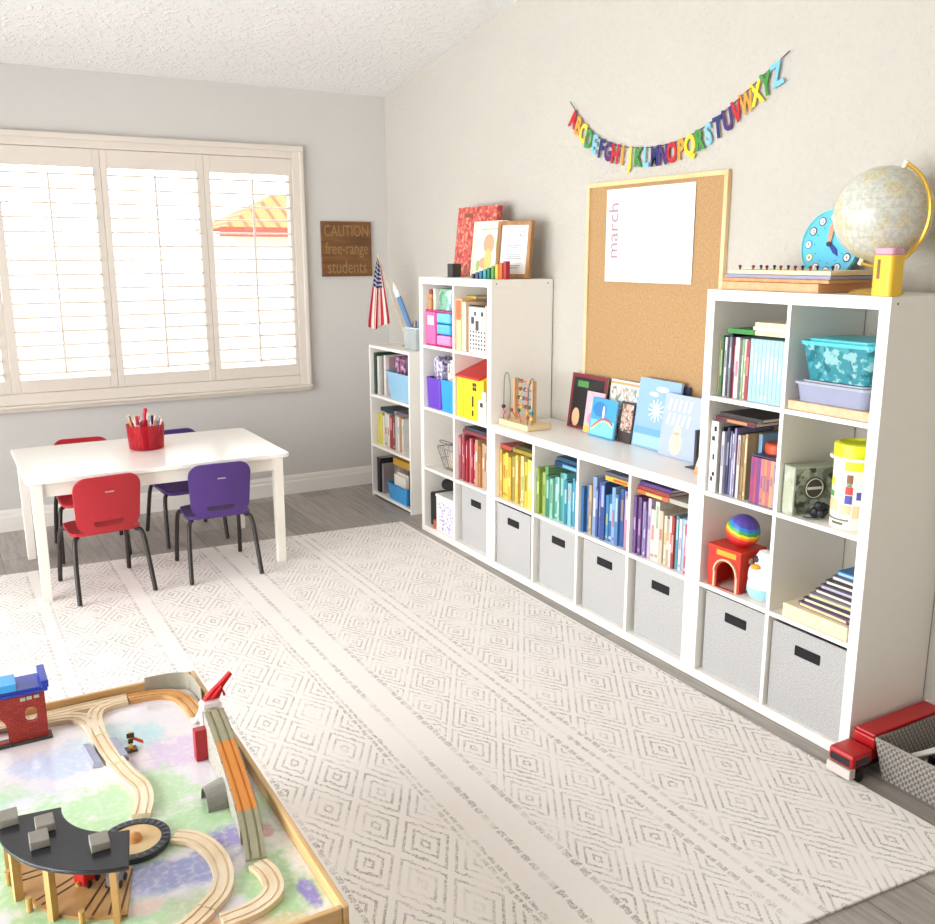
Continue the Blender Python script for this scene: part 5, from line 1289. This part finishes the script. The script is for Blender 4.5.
# keep board pattern in room coordinates
bpy.context.view_layer.update()
pb_.data.transform(Matrix.Translation(TW[tt].translation)); pb_.location = -TW[tt].translation
RAILW = wood('d3a86c', 'e2bd86', (3, 3, 40))
child('rail', tt, lambda m: m.box(bx0, bx0+.013, by0, by1, bz-.1, bz+.03), RAILW, True, bevel=.003)
child('rail', tt, lambda m: m.box(bx1-.013, bx1, by0, by1, bz-.1, bz+.03), RAILW, True, bevel=.003)
child('rail', tt, lambda m: m.box(bx0+.0135, bx1-.0135, by0, by0+.013, bz-.1, bz+.03), RAILW, True, bevel=.003)
child('rail', tt, lambda m: m.box(bx0+.0135, bx1-.0135, by1-.013, by1, bz-.1, bz+.03), RAILW, True, bevel=.003)
for x in (bx0+.021, bx1-.081):
    for y in (by0+.021, by1-.081): child('leg', tt, lambda m: m.box(x, x+.06, y, y+.06, .011, bz-.019), RAILW, True, bevel=.003)
# tracks
TRK = wood('e4cba6', 'f2e0c2', (8, 8, 8), .5)
TRKD = wood('c98f52', 'dba86c', (8, 8, 8), .5)
def prof(w=.02, h=.012):
    g0, g1, gd = .0075, .0125, .003
    return [(-w, 0), (w, 0), (w, h), (g1, h), (g1, h-gd), (g0, h-gd), (g0, h), (-g0, h), (-g0, h-gd), (-g1, h-gd), (-g1, h), (-w, h)]
TZ = bz+.0006
def track(pts, label, mat=TRK, it=3, z=TZ):
    mb = MB(); mb.sweep(chaikin([(p[0], p[1], p[2] if len(p) > 2 else z) for p in pts], it), prof())
    return solo('toy_track', mb, mat, label, 'toy track', 'wooden train tracks')
track([(-2.62, .782), (-2.44, .79), (-2.29, .796)], 'straight wooden track running behind the red station', it=0)
mb = MB(); pf = prof()
mb.sweep(chaikin([(-2.288, .796, TZ), (-2.2, .80, TZ), (-2.1, .801, TZ), (-2.042, .798, TZ)], 1), pf)
mb.sweep(chaikin([(-2.285, .762, TZ+.0003), (-2.225, .768, TZ+.0003), (-2.175, .752, TZ+.0003), (-2.15, .70, TZ+.0003), (-2.144, .615, TZ+.0003)], 3), pf)
mb.sweep(chaikin([(-2.044, .785, TZ+.0006), (-2.09, .785, TZ+.0006), (-2.128, .765, TZ+.0006), (-2.142, .71, TZ+.0006), (-2.144, .615, TZ+.0006)], 3), pf)
solo('toy_track', mb, TRK, 'wooden track switch with two curves joining at the far rail', 'toy track', 'wooden train tracks')
track([(-2.04, .79), (-1.985, .788), (-1.925, .768), (-1.9, .70), (-1.897, .6), (-1.897, .585)], 'curved wooden track in the far right corner by grey wall', TRKD)
track([(-2.1435, .613), (-2.137, .53), (-2.125, .452)], 'short straight wooden track between the grey crossing plates', it=0)
track([(-2.1245, .45), (-2.112, .38), (-2.094, .33), (-2.098, .26), (-2.118, .205)], 'wavy wooden track leading to the black turntable')
track([(-2.072, .092), (-2.035, .065), (-2.012, .0), (-2.012, -.07), (-2.03, -.13), (-2.07, -.165)], 'curved wooden track leaving turntable toward the front')
track([(-1.948, -.084), (-1.936, -.125), (-1.942, -.185), (-1.99, -.213), (-2.045, -.215), (-2.055, -.215)], 'curved wooden track at the foot of the ramp')
track([(-2.072, -.168), (-2.1, -.19), (-2.14, -.21), (-2.2, -.22)], 'wooden track running out toward the front edge', it=2)
# crossing plates
for x0, lab in ((-2.172, 'grey road plate left of the crossing track'), (-2.110, 'grey road plate right of the crossing track')):
    mb = MB(); mb.hexa([(x0-.008, .475, bz+.0005), (x0+.014, .470, bz+.0005), (x0+.004, .585, bz+.0005), (x0-.016, .588, bz+.0005)], [(x0-.004, .48, bz+.0135), (x0+.014, .475, bz+.0135), (x0+.004, .58, bz+.0135), (x0-.013, .583, bz+.0135)])
    solo('road_plate', mb, M('9a9cb0', .5, .15, 60), lab, 'road plate', 'road plates at the crossing')
# crossing signal
cs = thing('crossing_signal', 'small yellow and red crossing signal beside grey road plates', 'toy signal', (-2.083, .515, bz+.0005))
child('base', cs, lambda m: m.box(-.014, .014, -.012, .012, 0, .006), M('5a3a2a', .5))
child('post', cs, lambda m: m.box(-.004, .004, -.004, .004, .0062, .05), M('e0b030', .45))
child('lamp', cs, lambda m: (m.box(-.006, .006, -.0055, -.0045, .022, .034), m.box(-.009, .009, -.007, -.0045, .038, .05)), M('2a2422', .5))
child('gate_arm', cs, lambda m: m.hexa([(.005, -.003, .03), (.005, .003, .03), (.005, .003, .038), (.005, -.003, .038)], [(.03, -.003, .012), (.03, .003, .012), (.03, .003, .02), (.03, -.003, .02)]), M('c8402c', .45))
# turntable
TCX, TCY = -2.148, .118
tn = thing('turntable', 'black rimmed toy turntable with wooden centre', 'turntable', (TCX, TCY, bz+.0005))
child('rim', tn, lambda m: m.lathe([(.054, 0), (.07, 0), (.072, .004), (.072, .013), (.054, .013)]+[(.054, 0)], n=40), M('2e2e34', .4), smooth=True)
child('disc', tn, lambda m: m.lathe([(0, 0), (.0535, 0), (.0535, .011), (0, .011)], n=36), wood('d9b27a', 'e8cb98', (10, 10, 10)))
child('knob', tn, lambda m: m.lathe([(.0, 0.0111), (.016, .0112), (.014, .02), (.006, .026), (0, .027)], n=20), wood('c98a4a', 'd8a060'), smooth=True)
def ridges(m):
    for i in range(26):
        a = 2*PI*i/26; R3 = Matrix.Rotation(a, 4, 'Z'); m.box(.0565, .069, -.0022, .0022, .0132, .0145, R3)
child('ridge', tn, ridges, M('55555c', .4))
# roundhouse with black roof
rh = thing('roundhouse', 'wooden toy roundhouse with black fan shaped roof on posts', 'toy building', (-2.29, -.0, bz+.0005))
def fan(r0, r1, a0, a1, z0, z1, m, n=22):
    P = [(TCX+r1*math.cos(a0+(a1-a0)*i/n), TCY+r1*math.sin(a0+(a1-a0)*i/n)) for i in range(n+1)]+[(TCX+r0*math.cos(a1-(a1-a0)*i/n), TCY+r0*math.sin(a1-(a1-a0)*i/n)) for i in range(n+1)]
    o = len(m.v); N = len(P); k = n+1
    vs = [(x, y, z0) for x, y in P]+[(x, y, z1) for x, y in P]; fs = []
    for i in range(n):
        a, b, c_, d = i, i+1, N-2-i, N-1-i
        fs += [(a, d, c_, b), (N+a, N+b, N+c_, N+d)]
    fs += [(i, (i+1) % N, N+(i+1) % N, N+i) for i in range(N)]
    m.add(vs, fs)
rad = math.radians
child('roof', rh, lambda m: fan(.132, .25, rad(172), rad(259), bz+.112, bz+.121, m), M('26272c', .25), True, bevel=.002)
WPOST = wood('c79a58', 'd8b070', (30, 30, 4))
for i, (rr, a) in enumerate(((.236, 252), (.236, 222), (.236, 196), (.236, 172))):
    x, y = TCX+rr*math.cos(rad(a)), TCY+rr*math.sin(rad(a))
    child('post', rh, lambda m: m.box(-.008, .008, -.006, .006, bz+.001, bz+.1115, Matrix.Translation((x, y, 0)) @ Matrix.Rotation(rad(a), 4, 'Z')), WPOST, True)
for a in (182, 208, 237):
    x, y = TCX+.24*math.cos(rad(a)), TCY+.24*math.sin(rad(a))
    child('buffer_post', rh, lambda m: m.cyl((x, y, bz+.001), (x, y, bz+.03), .006, n=10), WPOST, True)
child('floor_board', rh, lambda m: fan(.083, .228, rad(166), rad(256), bz+.0006, bz+.006, m), wood('b98a52', 'c99c62', (20, 20, 20)), True)
def grooves(m):
    for a in (182, 208, 237, 250):
        for s in (-.010, .010):
            T = Matrix.Translation((TCX, TCY, 0)) @ Matrix.Rotation(rad(a), 4, 'Z'); m.box(.09, .222, s-.002, s+.002, bz+.0061, bz+.0066, T)
child('track_groove', rh, grooves, M('5a3c24', .6), True)
for (x, y, a) in ((-2.33, .025, .5), (-2.232, -.04, 1.3), (-2.315, .075, .45), (-2.375, .13, .2)):
    rb = child('roof_vent', rh, lambda m: m.hexa([(x-.017, y-.017, bz+.1215), (x+.017, y-.017, bz+.1215), (x+.017, y+.017, bz+.1215), (x-.017, y+.017, bz+.1215)], [(x-.017, y-.015, bz+.137), (x+.017, y-.017, bz+.137), (x+.017, y+.017, bz+.142), (x-.017, y+.017, bz+.142)]), M('8f8a80', .6, .12, 60), True, bevel=.0015)
# red engine below the roof
en = thing('toy_engine', 'red toy engine parked under the black roundhouse roof', 'toy train', (-2.245, .035, bz+.0072), rz=.75)
child('body', en, lambda m: m.box(-.035, .03, -.013, .013, .008, .04), M('c0201e', .4), bevel=.003)
child('cab', en, lambda m: m.box(-.034, -.008, -.0128, .0128, .0402, .055), M('a81a1c', .4), bevel=.002)
child('chimney', en, lambda m: m.lathe([(.005, .0403), (.005, .052), (.007, .056), (0, .056)], (.018, 0, 0), 12), M('1c1a1c', .4), smooth=True)
for sx in (-.024, 0, .02):
    child('wheel', en, lambda m: m.cyl((sx, -.0152, .008), (sx, -.0132, .008), .0075, n=14), M('2a2426', .4)); child('wheel', en, lambda m: m.cyl((sx, .0132, .008), (sx, .0152, .008), .0075, n=14), M('2a2426', .4))
child('coupling', en, lambda m: m.cyl((-.036, 0, .016), (-.042, 0, .016), .0045, n=10), M('d8c060', .3, metal=.7))
gc_ = thing('toy_wagon', 'small grey toy wagon beside the red engine under the roof', 'toy train', (-2.205, -.005, bz+.0072), rz=1.0)
child('body', gc_, lambda m: m.box(-.02, .02, -.012, .012, .008, .03), M('85858f', .45), bevel=.002)
for sx in (-.012, .012):
    for sy in (-1, 1): child('wheel', gc_, lambda m: m.cyl((sx, sy*.0122, .008), (sx, sy*.0142, .008), .0075, n=14), M('2a2a2e', .4))
# station: red brick arch with blue roof
stn = thing('toy_station', 'red brick toy station with blue roof and dark base', 'toy building', (-2.36, .717, bz+.0005))
def brick():
    m, nt, b = new_mat('red_toy_brick'); oc = objco(nt)
    br = nt.nodes.new('ShaderNodeTexBrick'); nt.links.new(mapping(nt, oc, rot=(PI/2, 0, 0)), br.inputs['Vector']); br.inputs['Scale'].default_value = 1
    br.inputs['Brick Width'].default_value = .016; br.inputs['Row Height'].default_value = .007; br.inputs['Mortar Size'].default_value = .0007
    br.inputs['Color1'].default_value = lin('8f2418'); br.inputs['Color2'].default_value = lin('a83222'); br.inputs['Mortar'].default_value = lin('6a1a12')
    nt.links.new(br.outputs['Color'], b.inputs['Base Color']); b.inputs['Roughness'].default_value = .5
    return m
MBR = brick()
def stwall(m):
    A = [(p[0]-.035, p[1]) for p in arch(.1, .085)]; Wn = [(x+.072, z) for x, z in rrect(-.014, .014, .045, .085, .012, 5)]
    m.plate(rrect(-.13, .107, .0, .125, .001, 1), [A, Wn], .014, Matrix.Translation((0, -.028, .008)))
child('wall', stn, stwall, MBR)
child('end_wall', stn, lambda m: m.box(.095, .107, -.0138, .06, .008, .133), MBR)
child('end_wall', stn, lambda m: m.box(-.13, -.118, -.0138, .06, .008, .133), MBR)
child('base', stn, lambda m: (m.box(-.135, -.086, -.036, .066, 0, .0078), m.box(.016, .115, -.036, -.0005, 0, .0078), m.box(.016, .115, .0415, .066, 0, .0078), m.box(-.0855, .0155, -.036, -.0005, 0, .0078)), M('3c3a34', .5))
child('roof', stn, lambda m: (m.box(-.14, .115, -.04, .066, .1335, .143), m.box(-.14, .115, -.04, -.03, .1432, .149), m.box(.1, .118, -.042, .068, .1432, .163)), M('2038a0', .4), bevel=.002)
child('dormer', stn, lambda m: (m.box(-.05, .045, -.038, .03, .1433, .168), m.box(-.12, -.055, -.034, .03, .1433, .16)), M('3f9fe0', .4), bevel=.002)
child('sign', stn, lambda m: (m.box(.05, .062, -.0292, -.0283, .114, .123), m.box(.065, .077, -.0292, -.0283, .115, .124), m.box(.082, .094, -.0292, -.0283, .116, .124)), M('b9b7a8', .5))
# ramp bridge with arched side
RP = [(-1.948, -.078, .397), (-1.936, -.02, .408), (-1.926, .04, .426), (-1.917, .14, .448), (-1.909, .26, .474), (-1.904, .34, .49), (-1.901, .40, .497)]
rb = thing('ramp_bridge', 'rising toy bridge with orange middle deck along the right rail', 'toy bridge', (-1.915, .16, bz+.0005))
def seg_(a, b_):
    P = chaikin(RP, 3); ks = [i for i, p in enumerate(P) if a <= p.y <= b_]; return P[ks[0]:min(len(P), ks[-1]+2)]
GRY = M('a09a7c', .5, .12, 60)
bp = prof(.021, .006)
child('deck', rb, lambda m: m.sweep(seg_(-.09, .04), bp), GRY, True)
child('deck', rb, lambda m: m.sweep(seg_(.04, .27), bp), M('d88a34', .45, .08), True)
child('deck', rb, lambda m: m.sweep(seg_(.27, .41), bp), GRY, True)
def sidewall_(off, sgn):
    def f(m):
        P = chaikin(RP, 2); P = [p for p in P if p.y > .0]
        n = len(P); vs = []; fs = []
        for q in (0, 1):
            for p in P:
                xx = p.x+off+sgn*q*.003
                zb = bz+.001
                dd = (p.y-.19)/.042
                if abs(dd) < 1: zb = bz+.001+.05*math.sqrt(1-dd*dd)
                vs += [(xx-(.02*(p.z-zb)/.1 if sgn < 0 else 0)*0, p.y, min(zb, p.z-.002)), (xx, p.y, p.z+.004)]
        for i in range(n-1):
            fs += [(2*i, 2*i+1, 2*i+3, 2*i+2), (2*n+2*i, 2*n+2*i+2, 2*n+2*i+3, 2*n+2*i+1), (2*i+1, 2*n+2*i+1, 2*n+2*i+3, 2*i+3), (2*i, 2*i+2, 2*n+2*i+2, 2*n+2*i)]
        fs += [(0, 2*n, 2*n+1, 1), (2*n-2, 2*n-1, 4*n-1, 4*n-2)]
        m.add(vs, fs)
    return f
def stone():
    return dots('aaa598', '7c786c', 90, .3)
child('side_wall', rb, sidewall_(-.0215, -1), stone(), True)
child('side_wall', rb, sidewall_(.0215, 1), stone(), True)
def hood(m):
    n = 12; vs = []
    for x, rr, yo in ((-1.9395, .042, 0), (-1.985, .034, -.006)):
        for k in (0, .003):
            vs += [(x, .19+yo-(rr-k)*math.cos(PI*i/n), bz+.001+(rr+.008-k)*math.sin(PI*i/n)) for i in range(n+1)]
    N = n+1; fs = []
    for i in range(n): fs += [(i, i+1, 2*N+i+1, 2*N+i), (N+i, 3*N+i, 3*N+i+1, N+i+1), (2*N+i, 2*N+i+1, 3*N+i+1, 3*N+i), (i, N+i, N+i+1, i+1)]
    fs += [(0, 2*N, 3*N, N), (n, N+n, 3*N+n, 2*N+n)]
    m.add(vs, fs)
child('tunnel_hood', rb, hood, M('8f8d84', .5, .15, 60), True)
# lift tower at the bridge top
lt = thing('toy_lift_tower', 'red and white toy crane tower at the top of the bridge ramp', 'toy crane', (-1.905, .43, bz+.0005))
RDP = M('c81c22', .4)
child('pillar', lt, lambda m: m.box(-1.955, -1.925, .375, .40, bz+.001, bz+.082), M('a01a20', .4), True, bevel=.002)
child('pillar', lt, lambda m: m.box(-1.926, -1.876, .418, .448, bz+.001, bz+.108), M('ece6e0', .45), True, bevel=.002)
child('deck', lt, lambda m: m.hexa([(-1.925, .4145, .4975), (-1.873, .4145, .4975), (-1.873, .46, .4975), (-1.925, .46, .4975)], [(-1.92, .418, .512), (-1.878, .418, .512), (-1.878, .455, .508), (-1.92, .455, .508)]), M('f0e4e2', .4), True, bevel=.003)
def jib(m):
    T = Matrix.Translation((-1.905, .43, .513))
    m.plate([(-.012, 0), (.028, 0), (.034, .012), (.040, .028), (.064, .056), (.058, .062), (.034, .04), (.010, .022)], [], .014, T)
child('jib', lt, jib, RDP, True, bevel=.001)
child('brace', lt, lambda m: m.tube([(-1.895, .426, .52), (-1.872, .426, .545), (-1.865, .426, .52)], .004, 6), RDP, True)
# grey retaining wall round the corner curve, white ramp piece
mb = MB(); pts = chaikin([(-1.99, .7835, 0), (-1.93, .782, 0), (-1.875, .764, 0), (-1.868, .70, 0), (-1.868, .64, 0)], 3)
mb.sweep([(p.x, p.y+.028, bz+.0006) for p in pts], [(-.0015, 0), (.0015, 0), (.0015, .05), (-.0015, .05)])
solo('retaining_wall', mb, M('a3a090', .5, .15, 50), 'grey curved toy wall behind the corner track', 'toy wall')
track([(-1.899, .583, TZ), (-1.898, .55, TZ+.012), (-1.897, .50, TZ+.05), (-1.897, .462, TZ+.093)], 'pale ramp track climbing steeply to the crane tower', M('efe6d6', .45), it=2)

# ------------------------------------------------------------------ floor at lower right: red lorry and woven basket
lo = thing('toy_lorry', 'red plastic toy lorry with long trailer beside the cube shelf', 'toy lorry', (.1, -.055, .0006))
RDL = M('b81a1e', .35)
child('trailer', lo, lambda m: (m.box(.0, .355, -.09, -.012, .05, .122), m.box(.004, .351, -.086, -.016, .1222, .134)), RDL, True, bevel=.006)
child('chassis', lo, lambda m: m.box(-.09, .35, -.085, -.025, .03, .0498), M('2a2424', .5), True)
child('cab', lo, lambda m: (m.box(-.11, -.012, -.1, -.01, .0502, .098)), RDL, True, bevel=.01)
child('bumper', lo, lambda m: m.box(-.117, -.1102, -.098, -.012, .018, .05), M('d8cfc8', .4), True, bevel=.003)
child('cab_lower', lo, lambda m: m.box(-.11, -.0905, -.098, -.012, .02, .0498), M('c9bdb4', .4), True)
child('window', lo, lambda m: (m.box(-.1115, -.1102, -.09, -.02, .06, .082), m.box(-.095, -.03, -.1012, -.1001, .06, .08)), M('2a2a30', .2), True)
for xx in (-.068, .06, .28, .32):
    for y0, y1 in ((-.098, -.0855), (-.0245, -.012)): child('wheel', lo, lambda m: m.cyl((xx, y0, .019), (xx, y1, .019), .0185, n=18), M('1c1a1c', .6), True)
def weave():
    m, nt, b = new_mat('woven_strip'); oc = objco(nt); X, Y, Z = xyz(nt, oc)
    u = (Y-X)*55; v = Z*80
    iv = v-v.fract()
    a = ((u+iv*.5).fract()-.5).abs(); c_ = (v.fract()-.5).abs()
    f = (a*1.4).max(c_).step(.32, .5)
    nt.links.new(mixc(nt, f, lin('aca79f'), lin('787169')), b.inputs['Base Color']); b.inputs['Roughness'].default_value = .7
    bump(nt, b, (f*-1).k, .8, .004)
    return m
bs = thing('woven_basket', 'grey woven basket of toy cars on the floor at lower right', 'basket', (.17, -.295, .0006))
def bask(m):
    k = .006; zt_ = .135
    def L(a0, a1, b0, b1, z): return [(a0, b0, z), (a1, b0, z), (a1, b1, z), (a0, b1, z)]
    o0 = L(.01, .30, -.44, -.122, .0008); o1 = L(-.014, .33, -.465, -.101, zt_); i1 = L(-.014+k, .33-k, -.465+k, -.101-k, zt_); i0 = L(.01+k, .30-k, -.44+k, -.122-k, k)
    vs = o0+o1+i1+i0; fs = [(0, 3, 2, 1), (12, 13, 14, 15)]
    for A in (0, 4, 8):
        for i in range(4): fs.append((A+i, A+(i+1) % 4, A+4+(i+1) % 4, A+4+i))
    m.add(vs, fs)
child('body', bs, bask, weave(), True)
child('rim', bs, lambda m: m.tube([(-.011, -.104, .135), (.327, -.104, .135), (.327, -.462, .135), (-.011, -.462, .135)], .005, 6, closed=True), M('8a857e', .6), True)
g = 'toy cars in the woven basket'
for i, (x, y, z, rz, hx, w) in enumerate(((.09, -.2, .03, .4, '1c1c20', 'black'), (.19, -.2, .03, 1.2, '22242c', 'charcoal'), (.235, -.25, .03, .2, '2a2a2a', 'dark grey'), (.1, -.33, .03, 2.0, '15161a', 'jet black'), (.2, -.35, .03, .9, '1d2026', 'blue black'), (.14, -.25, .075, 1.0, '1a1a1e', 'glossy black'), (.22, -.3, .078, 2.4, '26262c', 'slate black'))):
    cr = thing('toy_car', '%s toy car %s in the woven basket' % (w, ('lying at the bottom', 'on top of the pile')[z > .05]), 'toy car', (x, y, z), rz, g)
    child('body', cr, lambda m: m.prism([(-.045, 0), (.045, 0), (.045, .014), (.02, .018), (.01, .032), (-.025, .032), (-.035, .018), (-.045, .016)], -.019, .019, Matrix.Rotation(PI/2, 4, 'X')), M(hx, .2), bevel=.004)
    for sx in (-.026, .026):
        for sy in (-1, 1): child('wheel', cr, lambda m: m.cyl((sx, sy*.0135, .002), (sx, sy*.0235, .002), .0105, n=12), M('0f0f10', .6))
mb = MB(); mb.sweep(chaikin([(.05, -.19, .1), (.1, -.23, .125), (.17, -.24, .13), (.23, -.29, .112)], 2), [(-.012, 0), (.012, 0), (.012, .004), (-.012, .004)])
solo('track_strip', mb, M('d9d6d2', .4), 'curved pale plastic strip lying over the black toy cars', 'toy track', smooth=True)

# ------------------------------------------------------------------ daylight
w = bpy.data.worlds.new('sky'); scene.world = w; w.use_nodes = True
bg = next(n for n in w.node_tree.nodes if n.type == 'BACKGROUND')
bg.inputs[0].default_value = (.96, .975, 1, 1); bg.inputs[1].default_value = 8
def area(name, loc, rot, sx, sy, power, col=(1, 1, 1)):
    l = bpy.data.lights.new(name, 'AREA'); l.shape = 'RECTANGLE'; l.size = sx; l.size_y = sy; l.energy = power; l.color = col
    o = bpy.data.objects.new(name, l); COL.objects.link(o); o.location = loc; o.rotation_euler = rot
    return o
# daylight through the glazed door on the left; the shuttered window is lit by the sky
area('daylight_door', (XL-.2, .9, 1.25), (0, -PI/2, 0), 2.2, 4.6, 365, (.95, .975, 1))
sl = bpy.data.lights.new('sun', 'SUN'); sl.energy = 9; sl.angle = .02; sl.color = (1, .96, .9)
so = bpy.data.objects.new('sun', sl); COL.objects.link(so); so.location = (4, -10, 14)
so.rotation_euler = Vector((-.25, .7, -.67)).to_track_quat('-Z', 'Y').to_euler()

# ------------------------------------------------------------------ camera
cam = bpy.data.cameras.new('camera'); co = bpy.data.objects.new('camera', cam); COL.objects.link(co)
cam.sensor_fit = 'HORIZONTAL'; cam.sensor_width = 36; cam.lens = 924.42/935*36; cam.clip_start = .05; cam.clip_end = 200
co.matrix_world = Matrix.Translation((-2.3997, -1.7254, 1.5959)) @ Matrix.Rotation(-.5222, 4, 'Z') @ Matrix.Rotation(1.3498, 4, 'X') @ Matrix.Rotation(-.0018, 4, 'Z')
scene.camera = co
scene.view_settings.view_transform = 'Standard'; scene.view_settings.look = 'None'; scene.view_settings.gamma = 1
scene.view_settings.use_curve_mapping = False
scene.view_settings.exposure = -.76
scene.cycles.use_denoising = True
scene.cycles.max_bounces = 10; scene.cycles.diffuse_bounces = 6; scene.cycles.transparent_max_bounces = 16
scene.cycles.sample_clamp_indirect = 8
